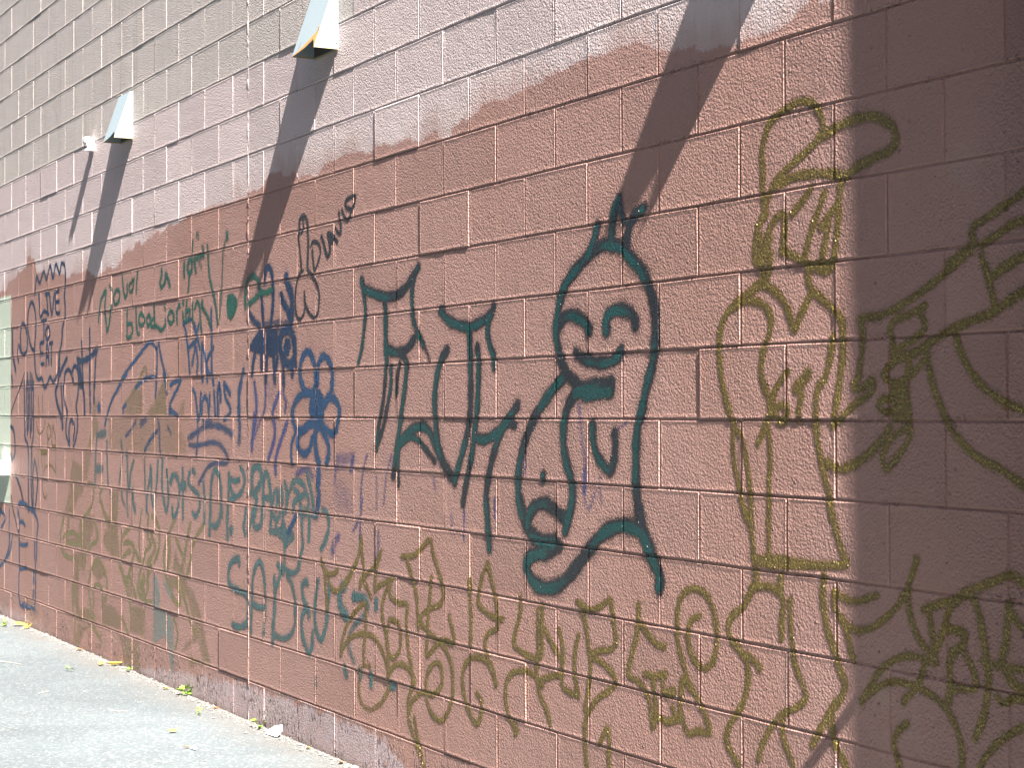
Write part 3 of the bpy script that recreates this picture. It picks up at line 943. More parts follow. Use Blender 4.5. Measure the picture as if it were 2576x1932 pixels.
  ('graffiti_writing', 'green handwriting in two lines reading blood orions below', 'green', 5, '''
S 14 1 -2365,2133 -2449,2086 -2483,2021 -2500,1965
S 14 1 -2348,2132 -2365,2062 -2365,1992 -2340,1944 -2323,1901 -2282,1941 -2265,1987 -2232,2037
S 12 0.7 -2274,2160 -2224,2129
S 12 1 -2135,2128 -2200,2091 -2167,2047 -2087,2066 -2079,2111 -2135,2128
S 12 1 -2024,2190 -2008,2134 -1977,2078 -1930,2093 -1930,2138
S 12 0.8 -1807,2162 -1884,2140 -1884,2104 -1823,2109 -1792,2166
S 12 0.8 -1732,2202 -1747,2140 -1755,2087
S 14 0.9 -1300,2184 -1300,2150 -1328,2118 -1300,2090 -1245,2112 -1231,2146
S 15 1 -1231,2154 -1190,2126 -1163,2090
S 14 1 -927,2187 -930,2150 -930,2121
S 15 1 -838,2205 -876,2167 -850,2132 -812,2150 -812,2199
S 12 1 -850,2132 -857,2083 -869,2043
S 14 1 -774,2192 -750,2133
S 17 0.7 -626,2205 -762,2199
S 12 0.5 -700,2178 -663,2151
S 12 1 -572,2250 -564,2212 -556,2153 -540,2094 -509,2039 -469,1984 -438,1917
S 12 1 -483,2008 -447,1939 -424,1859
S 16 1 -291,2286 -284,2262
S 11 0.5 -314,2252 -345,2197 -353,2133 -361,2030 -368,1952
S 12 0.5 -377,2021 -389,1916 -412,1859
S 9 1 -793,2293 -802,2231
S 20 0.5 -727,2319 -710,2304
S 16 0.6 -645,2248 -629,2228
S 12 1 -1930,2003 -1930,1926 -1930,1849
S 12 1 -1915,1921 -1853,1922 -1823,1890 -1853,1855 -1914,1844
S 12 1 -1762,2003 -1754,1918 -1732,1864 -1702,1863
S 12 1 -1658,1971 -1702,1956 -1702,1916 -1643,1904 -1606,1933 -1658,1971
S 12 1 -1526,1956 -1570,1932 -1541,1896 -1497,1920 -1526,1956
S 12 1 -1440,2004 -1433,1947 -1426,1882
S 12 1 -1440,1934 -1483,1919 -1483,1889 -1398,1889 -1314,1864 -1245,1887 -1245,1917
S 12 0.6 -1259,1986 -1238,1967
S 12 1 -1164,1955 -1197,1923 -1150,1891 -1096,1914 -1123,1949 -1164,1955
S 12 1 -1043,1887 -1050,1941 -1024,1973
S 15 1 -1018,1981 -999,1972
S 14 1 -947,1990 -940,1985
S 12 1 -953,1936 -940,1890
S 12 1 -889,1991 -902,1942 -895,1892 -851,1915 -838,1947 -889,1941
S 12 1 -800,1974 -800,1929 -797,1884
S 12 1 -762,1951 -725,1982 -688,1948 -676,1870 -657,1825
S 15 1 -651,1974 -651,1954
S 12 1 -651,1950 -590,1915 -554,1885 -530,1852
'''),
  ('graffiti_letter', 'solid green leaf shaped blot beside a green letter at the lamp shadow tip', 'green', 5, '''
F 15 0.95 -281,1991 -209,1993 -154,1962 -146,1935 -170,1901 -233,1863 -281,1887 -297,1943
S 15 1 -38,1915 -41,1956 -30,2009 8,2046 61,2059 114,2040 143,2011
S 15 1 -7,1927 84,1949 158,1971 231,1972 303,1978
'''),
  ('graffiti_tag', 'black marker handwriting slanting up the wall with a looped tail', 'black', 4, '''
S 9 1 634,2223 627,2177 639,2129 649,2082 655,2046
S 11 1 630,2226 634,2256 652,2273 683,2274 708,2263 723,2238 732,2191 735,2144 731,2099 728,2053 731,2036 767,2017 797,1992
S 9 1 671,2262 677,2219 652,2205
S 9 1 765,2137 780,2152 816,2153 851,2139 869,2115 863,2088 839,2060 807,2031 795,2052 786,2083 780,2118
S 11 1 881,2169 904,2140 927,2101 948,2080 974,2102 968,2136 951,2176 991,2164 1014,2153 1048,2132
S 12 1 957,2171 968,2136 974,2107
S 9 1 968,2148 997,2136 1014,2155
S 9 1 1065,2253 1076,2214 1087,2186 1082,2162 1048,2174 1025,2192
S 9 1 1099,2258 1115,2237 1149,2212 1176,2222 1193,2243 1214,2262 1231,2282 1231,2302 1198,2303 1154,2297 1132,2284 1149,2264 1193,2253
S 9 1 676,2040 639,2029 614,2005
S 9 1 659,2039 622,2020 593,1973 584,1931 584,1885 602,1846 635,1830 677,1849 695,1883 687,1946
S 9 1 691,1908 723,1868 777,1834 822,1835 849,1871 854,1923 832,1965 787,2006
S 9 1 733,2089 724,2048 769,2017
'''),
  ('graffiti_writing', 'teal letters starting with a large S below the dense teal block', 'teal', 6, '''
S 17 1 -121,713 -132,739 -187,731 -243,708 -271,667 -266,622 -221,599 -132,591 -45,583 -7,557 -2,509 -24,454 -78,430 -154,418 -215,423
S 15 1 29,411 35,460 40,516 51,592 56,648 83,706 130,743 166,738 197,696 212,643
S 15 0.6 212,643 217,588 217,533 207,477 196,421
S 15 1 72,545 124,539 197,542
S 17 1 328,688 338,635 333,581 328,526 313,470 307,415 307,394
S 15 1 338,635 378,674 407,713
S 15 0.8 485,708 533,680 561,644 580,603 579,550 570,497 522,453 426,428 327,432
S 17 1 719,692 705,705 664,681 664,646 682,613 719,588 737,559
S 15 1 709,584 663,555 649,512 663,468 681,436
S 15 1 650,493 696,429 732,398 769,437 778,493
S 15 1 836,715 818,659 804,607 800,555 817,505 862,469 906,508 928,551 945,620 954,671 954,715
S 18 1 1119,709 1086,709 1065,681 1077,649 1111,616 1152,590
S 20 1 1097,718 1064,669 1080,618 1147,584
S 20 1 1212,682 1309,684 1348,656
S 15 0.6 1348,656 1308,614 1212,565 1163,514 1162,468 1211,422
S 20 1 1430,683 1430,661
S 15 0.8 1113,390 1137,354
S 15 1 1267,396 1275,365
S 15 1 1378,391 1378,346
S 18 1 1560,370 1590,371
S 15 0.7 813,298 813,271
'''),
  ('graffiti_writing', 'olive gold letters in a long line across the lower courses', 'olive', 6, '''
S 15 1 872,810 898,778 941,754 1010,760 1044,776
S 15 1 889,791 915,735 919,685 932,636 932,598
S 15 1 950,738 967,709 1018,687 1086,706 1153,741 1202,788 1243,827
S 15 1 1286,928 1261,855 1197,792 1114,726
S 15 1 1286,928 1293,864 1309,807 1317,756 1356,721 1387,692
S 15 1 1480,883 1403,814 1293,761 1277,727
S 15 1 1585,784 1464,749 1418,726 1434,804 1473,876
S 15 1 1570,770 1510,715 1487,644 1509,583 1539,524 1546,462 1546,406
S 15 1 1555,775 1570,714 1643,696 1715,697 1708,635 1715,574 1729,515 1757,457 1763,397
S 15 1 1554,625 1531,560 1539,505 1583,479 1642,511 1657,562 1643,616 1569,627
S 15 1 1079,432 1096,500 1163,580 1261,641 1324,667 1332,616 1324,544 1308,465 1315,421
S 15 1 1080,445 1163,507 1292,541 1402,540 1478,504 1523,459 1546,406 1538,349 1477,290
S 15 0.6 1477,290 1370,249 1291,264 1259,311 1267,377 1307,414 1370,422
S 15 1 1538,399 1598,450 1671,465 1742,449 1778,411 1728,344 1727,270 1756,226 1797,178 1839,137 1860,105
S 15 1 1840,383 1756,335 1727,283
S 15 1 1777,278 1798,220 1825,170
S 15 1 1673,877 1787,891 1912,954 1939,908 1979,851 2018,790 2005,729 1897,696 1828,653 1896,612 2004,582 2069,537 2095,482 2095,412 2068,350 2002,299 1922,317 1881,371 1882,443 1923,490 1977,508 2010,483 2003,429 1949,392 1840,383
S 15 1 1716,868 1758,810 1793,746 1807,675 1814,615
S 15 1 1925,817 1911,745 1897,672 1889,593 1889,527 2004,594 2109,600 2070,689
S 15 1 2230,830 2236,762 2242,683 2235,602
S 15 1 2366,903 2323,849 2298,779 2310,746 2394,721 2477,718
S 15 1 2366,903 2395,844 2424,785 2436,736 2441,687 2370,657 2346,620 2370,573 2405,538 2434,492
S 15 1 2428,485 2393,542 2321,567 2247,558 2197,529 2172,480 2184,424 2221,372 2283,330 2320,375 2320,415 2290,439
S 15 1 2603,806 2603,752 2568,684 2562,639 2624,619 2701,612 2745,628 2751,687 2751,740 2757,794
S 15 1 2724,775 2724,700 2723,631 2712,560 2733,499 2776,452 2802,409
S 15 1 2755,529 2701,553 2635,561 2556,546 2510,513 2498,467 2510,414 2544,375 2578,353 2566,340
S 15 1 2767,715 2820,668 2872,627 2876,591 2881,545 2922,530 2983,528
S 15 1 2862,720 2882,675 2887,624
S 15 1 2984,718 2964,669 2958,607 2973,552 2983,523
S 15 1 2744,548 2829,570 2882,577
S 15 1 2975,824 3054,806 3122,823 3175,848 3189,809 3202,761 3211,722 3178,696 3112,684 3053,664 3130,648 3178,629 3206,598 3168,568 3101,534 3052,492 3022,447 3022,386 3026,336 3036,308
S 15 1 3005,801 3034,743 3044,694 3058,645 3053,593 3038,541 3022,488
S 15 1 3336,848 3335,799 3326,750 3298,693 3280,632 3325,619 3369,600 3396,566 3404,529 3413,492
S 15 1 3344,795 3388,766 3432,742 3475,738
S 15 1 3109,395 3158,448 3167,399 3162,359 3166,330
S 15 1 3370,644 3422,646 3483,658
S 15 1 3414,640 3422,603 3430,547 3421,498
S 15 1 3466,632 3474,600 3525,607
S 15 1 3567,650 3558,598 3549,540 3482,521 3439,524
S 15 1 3654,845 3618,832 3601,803 3601,766 3617,731 3657,703 3697,704 3729,735 3741,781 3738,826 3722,870 3691,908 3635,922 3577,903 3548,863 3543,806 3551,751 3576,698 3600,654 3632,622 3664,590 3688,561 3704,522 3648,518 3599,502 3574,530 3558,565 3563,622 3575,656 3608,632
S 15 1 3483,606 3525,617
S 15 1 3482,516 3533,538 3516,568
'''),
  ('graffiti_letters', 'large dark green angular letters edged in black left of the ghost', 'dgreen', 6, '''
S 19 1 1298,1958 1322,1924 1408,1900 1515,1881 1619,1878 1707,1901 1771,1939 1821,1973
S 13 1 1298,1945 1322,1886 1333,1827 1321,1763 1297,1686 1265,1629
S 19 1 1515,1875 1525,1817 1527,1742 1529,1679 1536,1628
S 14 1 1529,1616 1521,1553 1498,1459 1460,1376 1436,1281
S 14 1 1574,1602 1573,1533 1543,1458 1505,1377 1459,1313
S 15 1 1792,1944 1767,1891 1766,1836 1778,1780 1812,1730 1861,1680
S 8 0.8 1861,1680 1888,1655 1915,1618
S 19 1 1529,1679 1604,1661 1691,1661 1749,1684 1784,1704
S 17 1 1677,1649 1720,1611 1712,1562 1698,1507 1676,1445 1661,1396 1639,1334 1617,1271 1594,1184
S 12 1 1655,1613 1635,1551 1628,1501
S 19 1 1594,1184 1631,1284 1704,1341 1804,1372 1887,1367 1941,1331 1981,1284 2021,1244 2086,1193
S 12 1 1638,1148 1646,1284 1733,1329 1803,1327 1873,1294 1954,1248
S 19 1 2062,1655 2009,1616 1976,1557 1958,1486 1962,1403 1975,1338 2008,1267 2073,1210 2118,1176
S 19 1 2010,1799 2076,1761 2166,1739 2254,1732 2340,1748 2401,1768 2419,1790
S 16 1 2395,1763 2376,1719 2388,1668 2418,1622 2423,1583
S 19 1 2236,1725 2244,1655 2247,1569 2247,1484 2240,1415 2202,1323 2164,1259 2118,1182
S 18 1 2297,1654 2309,1597 2305,1512 2296,1438 2277,1369 2264,1312 2245,1255 2207,1174 2182,1103
S 19 1 2277,1341 2350,1333 2434,1354 2504,1388 2562,1432 2590,1453
S 19 1 2504,1399 2457,1343 2416,1281 2385,1219 2361,1145 2367,1078 2372,1056
S 19 1 2361,1111 2372,1038 2381,955
S 15 1 2527,1393 2573,1382
'''),
  ('graffiti_ghost', 'smiling dark green ghost figure with three hairs and closed eyes', 'dgreen', 6, '''
S 21 1 3094,1937 3137,1946 3200,1943 3242,1933 3287,1906 3343,1862 3382,1827
S 21 1 3062,1924 2972,1879 2911,1837 2879,1792 2860,1740 2850,1688 2863,1635 2883,1593 2924,1550 2980,1518 3039,1502
S 25 1 2980,1493 3059,1505 3184,1515
S 23 1 3029,1485 3117,1489 3184,1495
S 21 1 3307,1895 3370,1847 3405,1796 3431,1742 3437,1684 3434,1627 3425,1579 3403,1536 3381,1488 3362,1435 3340,1387 3330,1328 3328,1265 3329,1207 3336,1154 3342,1106
S 21 1 3338,1153 3355,1106 3373,1068 3408,1017 3438,972 3455,930 3450,911
S 21 1 2898,1541 2825,1500 2750,1447 2690,1394 2640,1329 2606,1263 2592,1197 2596,1132 2622,1079
S 25 1 2600,1132 2616,1100 2644,1053 2682,1023 2747,1005 2832,1003
S 24 1 2864,994 2790,971 2682,950 2648,918 2670,882 2725,855 2800,853 2873,872 2945,914 3016,966 3075,1010 3133,1049 3209,1076 3283,1082 3346,1071 3382,1035 3416,989 3451,944
S 21 1 2980,1493 2923,1447 2899,1384 2897,1322 2917,1265 2947,1209 2952,1158 2936,1110
S 22 1 2660,1054 2683,1103 2759,1128 2823,1115 2875,1094 2906,1088 2936,1105 2952,1147
S 18 1 2936,1094 2905,1046
S 21 1 2874,1714 2900,1733 2951,1739 3001,1726 3041,1706 3058,1685
S 21 1 3162,1681 3162,1711 3186,1735 3237,1742 3288,1732 3320,1713 3328,1693
S 19 1 2975,1616 3020,1597 3089,1583 3166,1581 3222,1594 3246,1616
S 17 1 2762,1220 2762,1206
S 18 1 3078,1385 3082,1335 3106,1290 3154,1256 3182,1246 3206,1287 3213,1327 3207,1361
S 19 1 3235,2083 3207,2046 3197,1997 3192,1938
S 14 1 3235,2078 3249,2032 3267,2006
S 19 1 3111,2010 3092,1972 3062,1928
S 19 1 3376,2039 3317,2016 3290,1979 3280,1941 3289,1901
'''),
  ('graffiti_figure', 'olive gold outline of a standing person with looped hair along the shadow edge', 'olive', 6, '''
S 16 1 3980,1969 3966,2023 3967,2067 3963,2124 3975,2167 3997,2203 4039,2223 4103,2239 4151,2240 4191,2222 4217,2188 4223,2158 4197,2128 4149,2105 4094,2082 4045,2058 4009,2032 3980,1978 3980,1956
S 18 1 4223,2137 4282,2154 4352,2162 4414,2160 4463,2144 4498,2116 4504,2087 4480,2066 4426,2057 4370,2044 4326,2029 4294,2016
S 18 1 4009,2027 4066,2042 4128,2048 4203,2044 4281,2034 4303,2023
S 16 1 4297,2012 4290,1971 4287,1926 4280,1882 4273,1841 4263,1813
S 16 1 3973,1961 3944,1929 3932,1886 3928,1842
S 16 1 4001,1893 3979,1856 3964,1814
S 16 1 3958,1906 3954,1862 3957,1814
S 16 1 3964,1822 3979,1882 4001,1924 4037,1951 4062,1948 4065,1918 4058,1876
S 16 1 4175,2005 4128,1972 4093,1949
S 16 1 4229,1990 4208,1951 4181,1907 4161,1867 4154,1846
S 16 1 4280,1956 4248,1930 4215,1904
S 16 1 4247,1909 4237,1877 4220,1824
S 16 1 4051,1863 4099,1838 4154,1817 4187,1810 4240,1806 4269,1821
S 16 1 4001,1845 3993,1816
S 16 1 3928,1865 3935,1829
S 16 1 3958,1863 3964,1818 3964,1775
S 16 1 4001,1851 3993,1808 3979,1774
S 16 1 4050,1855 4106,1834 4154,1817 4207,1793 4246,1794 4273,1825
S 16 1 4160,1804 4160,1771 4177,1744
S 17 1 3935,1772 3964,1770 4007,1755 4049,1726 4077,1690 4101,1642 4125,1679 4153,1712 4176,1736 4213,1721 4259,1690 4294,1659 4300,1630 4299,1568 4289,1515 4279,1466 4266,1417 4259,1392
S 17 1 3957,1773 3905,1756 3853,1733 3807,1708 3776,1674 3761,1629 3763,1584 3771,1525 3790,1470 3812,1416 3823,1398
S 16 1 3830,1716 3883,1731 3934,1728 3978,1708 3999,1677 3995,1642 3974,1608 3962,1578 3955,1530 3969,1499 3987,1469 3994,1442 3990,1416 3968,1382 3939,1342
S 16 1 4005,1455 4019,1486 4048,1515 4072,1532
S 18 1 4011,1429 4026,1442 4061,1442 4071,1421 4047,1399 4025,1412 4011,1429
S 25 1 4158,1526 4137,1507 4113,1489
S 16 1 4134,1472 4123,1442 4119,1408
S 16 1 4258,1619 4254,1582 4244,1549 4231,1516 4204,1492 4194,1467 4190,1425 4190,1392 4196,1350 4209,1304 4225,1259 4241,1218 4248,1177 4254,1153
S 13 1 3827,1394 3823,1345 3826,1300 3841,1247 3856,1203 3870,1159 3881,1134
S 13 1 3835,1381 3865,1354 3879,1323 3890,1279 3901,1227 3904,1183 3907,1135
S 13 1 3983,1395 3989,1351 3995,1295 3988,1243 3988,1186 3988,1139
S 13 1 3863,1185 3885,1151 3904,1107 3914,1064 3918,1034 3921,994
S 13 1 3908,1187 3908,1143 3911,1108
S 13 1 3988,1190 3986,1138 3986,1082 3987,1038
S 16 1 4241,1201 4260,1152 4279,1100 4298,1064 4311,1045
F 16 1 3899,1037 4029,1046 4099,1042 4200,1041 4311,1049 4304,1028 4200,1020 4099,1012 3994,1004 3914,1011
S 16 1 3928,990 3921,955 3891,921 3868,893 3815,861 3796,828 3807,798 3845,775 3875,748 3889,719 3885,678 3866,632 3836,596 3797,550 3786,513 3812,481 3842,455
S 16 1 3882,762 3919,749 3941,732
S 16 1 3906,949 3957,956 4000,955 4032,943 4049,918 4042,883 4038,823
S 16 1 4036,990 4036,952
S 14 1 4077,930 4077,878 4083,819 4090,778 4110,738 4137,699 4137,674 4096,647 4047,627 4011,600 3975,560 3946,517 3935,484
S 14 1 4040,605 4043,571 4060,535 4081,505 4087,489
S 16 1 4220,1005 4213,967 4219,918 4232,869 4251,830 4270,791 4289,756 4301,734 4282,698 4249,669 4216,627 4190,594 4169,561
S 16 1 4263,687 4246,652 4249,607 4262,576 4287,548 4303,526
'''),
  ('graffiti_letters', 'olive gold arrow letters in the wall shadow above the middle course', 'olive', 6, '''
S 14 1 4931,1918 4900,1903 4854,1886 4802,1865 4770,1853 4765,1831 4775,1812
S 14 1 4930,1853 4889,1846 4854,1831 4817,1816 4796,1806
S 14 1 4765,1813 4727,1793 4683,1770
S 14 1 4765,1798 4716,1772 4661,1745 4605,1718 4547,1694 4488,1674 4428,1661 4367,1660 4376,1635 4375,1587 4365,1538 4359,1510 4340,1490 4365,1482 4390,1493 4411,1505 4414,1481 4390,1465 4346,1445 4301,1417 4275,1400
S 14 1 4796,1785 4811,1750 4822,1720 4832,1686 4839,1660
S 17 1 4929,1774 4873,1753 4827,1731
S 16 1 4929,1695 4877,1672 4836,1653 4768,1637 4698,1618 4632,1594 4581,1572 4517,1558 4481,1547
S 14 1 4604,1678 4547,1659 4500,1650 4479,1627 4485,1599 4487,1567
S 14 1 4582,1665 4604,1637 4587,1611 4546,1593 4499,1575
S 14 1 4615,1563 4580,1533 4546,1511 4510,1496 4475,1500 4457,1520 4487,1543 4523,1558 4569,1565
S 14 1 4546,1542 4540,1503 4539,1464 4545,1425 4550,1401
F 14 1 4475,1492 4545,1491 4551,1440 4545,1401 4486,1401 4480,1433 4510,1452 4475,1464
S 14 1 4492,1452 4450,1457 4438,1437 4468,1425 4516,1433
S 14 1 4545,1401 4550,1374 4532,1343 4497,1310 4461,1286 4449,1313 4461,1341 4497,1370 4544,1390
S 17 1 4474,1385 4437,1349 4388,1316 4332,1291 4274,1281 4236,1296
S 14 1 4609,1564 4620,1525 4636,1478 4658,1440 4680,1402 4712,1368 4750,1338 4797,1313 4848,1296 4894,1276 4924,1259
S 14 1 4709,1606 4725,1568 4751,1529 4788,1491 4829,1465 4875,1443 4926,1428
'''),
  ('graffiti_letters', 'olive gold tangled letters in the wall shadow near the lower corner', 'olive', 6, '''
S 13 1 4265,967 4297,954 4348,950 4397,963 4422,973
S 13 1 4259,967 4258,938 4277,907 4303,881 4315,849 4331,802
S 13 1 4570,1071 4558,1043 4541,1007 4517,973 4488,943 4451,916 4409,892 4359,878 4316,886 4284,907
S 13 1 4541,999 4540,956 4552,918 4574,882 4608,855 4641,832
S 15 1 4922,1042 4881,1057 4836,1042 4784,1023 4741,1009 4709,987 4681,958 4664,918 4647,882 4630,850
S 15 1 4592,953 4643,969 4698,986 4741,1001 4762,992 4783,953 4793,910 4805,856 4810,812 4804,767 4791,721 4764,672
S 13 1 4609,955 4620,917 4625,872 4630,834
S 16 1 4664,914 4708,915 4735,907 4724,883 4691,857 4680,825 4685,792 4679,750
S 13 1 4724,883 4740,855 4761,828 4768,788 4717,781 4685,769
S 16 1 4876,988 4870,943 4865,899 4854,861 4869,834 4894,812 4920,805
S 13 1 4881,977 4900,954 4921,941
S 13 1 4792,854 4844,849 4889,848 4920,851
S 13 1 4838,779 4858,767 4889,782 4919,783
S 13 1 4364,702 4395,742 4438,791 4492,822 4551,837 4596,834 4630,831
S 13 1 4377,715 4438,752 4492,767 4550,767 4590,760 4641,744 4679,719 4706,682 4721,643 4721,598
S 13 1 4596,827 4585,794 4556,756 4521,724
S 13 1 4532,671 4497,646 4484,612 4496,583 4505,561
S 13 1 4919,722 4873,697 4832,668 4801,638 4779,609
'''),
]


def catmull(P, step):
    P = np.asarray(P, float)
    if len(P) == 2:
        n = max(2, int(np.hypot(*(P[1] - P[0])) / step))
        t = np.linspace(0, 1, n + 1)[:, None]
        return P[0] + (P[1] - P[0]) * t
    Q = np.vstack([2 * P[0] - P[1], P, 2 * P[-1] - P[-2]])
    out = []
    for i in range(1, len(Q) - 2):
        p0, p1, p2, p3 = Q[i - 1:i + 3]
        n = max(2, int(np.hypot(*(p2 - p1)) / step))
        t = (np.arange(n) / n)[:, None]
        out.append(0.5 * (2 * p1 + (p2 - p0) * t + (2 * p0 - 5 * p1 + 4 * p2 - p3) * t * t + (3 * p1 - p0 - 3 * p2 + p3) * t ** 3))
    out.append(P[-1:])
    return np.vstack(out)

def sstep(x, a, b):
    t = np.clip((x - a) / (b - a), 0, 1)
    return t * t * (3 - 2 * t)

def axis(lo, hi, pitch, off):
    """grid lines every pitch, with lines exactly on the arrises of the joints (multiples of one block height)"""
    cre = []
    k0, k1 = math.floor((lo - off) / (B * 1000)) - 1, math.ceil((hi - off) / (B * 1000)) + 1
    for k in range(k0, k1 + 1):
        c = off + k * B * 1000
        cre += [c - 16.5, c - 6.0, c - 1.3, c + 1.3, c + 6.0, c + 16.5]
    cre = np.array([c for c in cre if lo <= c <= hi])
    reg = np.arange(lo, hi + pitch, pitch)
    if len(cre):
        dist = np.abs(reg[:, None] - cre[None, :]).min(1)
        reg = reg[dist > 1.6]
    return np.sort(np.concatenate([reg, cre]))

SOFT = {'dgreen': (0.62, 1.45), 'olive': (0.50, 1.38), 'olivewash': (0.60, 1.30), 'tealwash': (0.4, 1.5), 'teal': (0.45, 1.55),
        'blue': (0.50, 1.45), 'bluedark': (0.62, 1.35), 'violet': (0.25, 1.7), 'green': (0.50, 1.5), 'black': (0.72, 1.25)}
PAINT = {}
THIN = {'olive': 0.74, 'dgreen': 1.0, 'olivewash': 1.0, 'bluedark': 1.25, 'blue': 1.0}

def graffito(name, label, colour, pitch, text, layer):
    seed = random.Random(name + label)
    strokes, fills = [], []
    for ln in text.strip().splitlines():
        w = ln.split()
        pts = [tuple(float(v) for v in t.split(',')) for t in w[3:]]
        (fills if w[0] == 'F' else strokes).append((float(w[1]), float(w[2]), pts))
    allp = np.array([p for s in strokes + fills for p in s[2]])
    rmax = max(s[0] for s in strokes + fills)
    lo = allp.min(0) - 3 * rmax - 8
    hi = allp.max(0) + 3 * rmax + 8
    lo[1] = max(lo[1], 4.0)
    hi[0] = min(hi[0], 5080)
    X = axis(lo[0], hi[0], pitch, 0.0)
    Z = axis(lo[1], hi[1], pitch, GZ * 1000)
    D = np.zeros((len(X), len(Z)))
    T = np.zeros_like(D)
    core, outer = SOFT[colour]
    haze = 0.13 if colour in ('dgreen', 'blue', 'bluedark', 'violet', 'green', 'teal') else 0.05
    for r, d, P in strokes:
        C = catmull(P, max(pitch * 0.8, r * 0.25))
        n = len(C)
        ph = seed.uniform(0, 6.28)
        wob = 1.0 + 0.10 * np.sin(np.arange(n) * 0.31 + ph) + 0.06 * np.sin(np.arange(n) * 0.83 + ph * 2)
        den = np.clip(d * (1.0 + 0.08 * np.sin(np.arange(n) * 0.17 + ph)), 0, 1)
        for k in range(n):
            rr = r * wob[k] * THIN.get(colour, 0.9)
            R = rr * 2.6
            i0, i1 = np.searchsorted(X, (C[k, 0] - R, C[k, 0] + R))
            j0, j1 = np.searchsorted(Z, (C[k, 1] - R, C[k, 1] + R))
            if i0 >= i1 or j0 >= j1:
                continue
            q = np.hypot(X[i0:i1, None] - C[k, 0], Z[None, j0:j1] - C[k, 1]) / rr
            v = den[k] * np.maximum(1 - sstep(q, core, outer), haze * (1 - sstep(q, 0.9, 2.6)))
            np.maximum(D[i0:i1, j0:j1], v, out=D[i0:i1, j0:j1])
            if colour == 'dgreen':
                q2 = np.hypot(X[i0:i1, None] - C[k, 0] + 0.52 * rr, Z[None, j0:j1] - C[k, 1] + 0.30 * rr) / (rr * 0.85)
                v2 = (1 - sstep(q2, 0.45, 1.3)) * np.clip(0.80 + 0.55 * np.sin(k * max(pitch * 0.8, r * 0.25) / 95.0 + ph * 3), 0, 1)
                np.maximum(T[i0:i1, j0:j1], v2, out=T[i0:i1, j0:j1])
    for r, d, P in fills:
        P = np.array(P)
        s = (26.0 if d < 0.45 else 14.0) if colour in ('olivewash', 'tealwash') else 7.0
        i0, i1 = np.searchsorted(X, (P[:, 0].min() - 30, P[:, 0].max() + 30))
        j0, j1 = np.searchsorted(Z, (P[:, 1].min() - 30, P[:, 1].max() + 30))
        gx = X[i0:i1, None] + 0 * Z[None, j0:j1]
        gz = Z[None, j0:j1] + 0 * X[i0:i1, None]
        inside = np.zeros(gx.shape, bool)
        dist = np.full(gx.shape, 1e9)
        for k in range(len(P)):
            (ax, az), (bx, bz) = P[k], P[(k + 1) % len(P)]
            cond = ((az > gz) != (bz > gz))
            with np.errstate(divide='ignore', invalid='ignore'):
                xi = ax + (gz - az) / (bz - az if bz != az else 1e-9) * (bx - ax)
            inside ^= cond & (gx < xi)
            L2 = max(1e-6, (bx - ax) ** 2 + (bz - az) ** 2)
            t = np.clip(((gx - ax) * (bx - ax) + (gz - az) * (bz - az)) / L2, 0, 1)
            dist = np.minimum(dist, np.hypot(gx - ax - t * (bx - ax), gz - az - t * (bz - az)))
        sd = np.where(inside, dist, -dist)
        if colour == 'olivewash':
            d *= 0.74
        v = d * sstep(sd, -s, s)
        np.maximum(D[i0:i1, j0:j1], v, out=D[i0:i1, j0:j1])
    zf = np.abs(((Z - GZ * 1000) / (B * 1000) + 0.5) % 1.0 - 0.5) * B * 1000
    skip = np.where(zf < 5.0, 0.62, 1.0)[None, :] * np.ones((len(X), 1))
    nse = 0.5 + 0.5 * np.sin(X * 0.021 + layer)[:, None] * np.sin(X * 0.057 + 2 * layer)[:, None] + 0 * Z[None, :]
    D *= np.clip(skip + 0.45 * nse * (skip < 1), 0, 1)
    c = D > 0.02
    cell = c[:-1, :-1] | c[1:, :-1] | c[:-1, 1:] | c[1:, 1:]
    ii, jj = np.nonzero(cell)
    nz = len(Z)
    quad = np.stack([ii * nz + jj, (ii + 1) * nz + jj, (ii + 1) * nz + jj + 1, ii * nz + jj + 1], 1)
    used, inv = np.unique(quad, return_inverse=True)
    inv = inv.reshape(-1, 4)
    vx, vz = X[used // nz] / 1000, Z[used % nz] / 1000
    lift = 0.00012 + 0.000035 * layer
    direction = Vector((0, 1, 0))
    vy = np.empty(len(used))
    for k in range(len(used)):
        h = BVH.ray_cast(Vector((vx[k], -0.5, vz[k])), direction)
        vy[k] = (h[0].y if h[0] is not None else 0.0) - lift
    me = bpy.data.meshes.new(name)
    me.vertices.add(len(used))
    me.vertices.foreach_set('co', np.stack([vx, vy, vz], 1).ravel())
    me.loops.add(inv.size)
    me.loops.foreach_set('vertex_index', inv.ravel())
    me.polygons.add(len(inv))
    me.polygons.foreach_set('loop_start', np.arange(0, inv.size, 4))
    me.polygons.foreach_set('loop_total', np.full(len(inv), 4))
    me.update(calc_edges=True)
    for an, arr in (('cover', D), ('tone', T)):
        at = me.attributes.new(an, 'FLOAT', 'POINT')
        at.data.foreach_set('value', arr.ravel()[used].astype(np.float32))
    if colour not in PAINT:
        PAINT[colour] = paint_material('spray_paint_' + colour, colour)
    me.materials.append(PAINT[colour])
    o = link(bpy.data.objects.new(name, me), wall)
    o['label'] = label
    return o

for layer, (name, label, colour, pitch, text) in enumerate(GRAF):
    graffito(name, label, colour, pitch, text, layer)

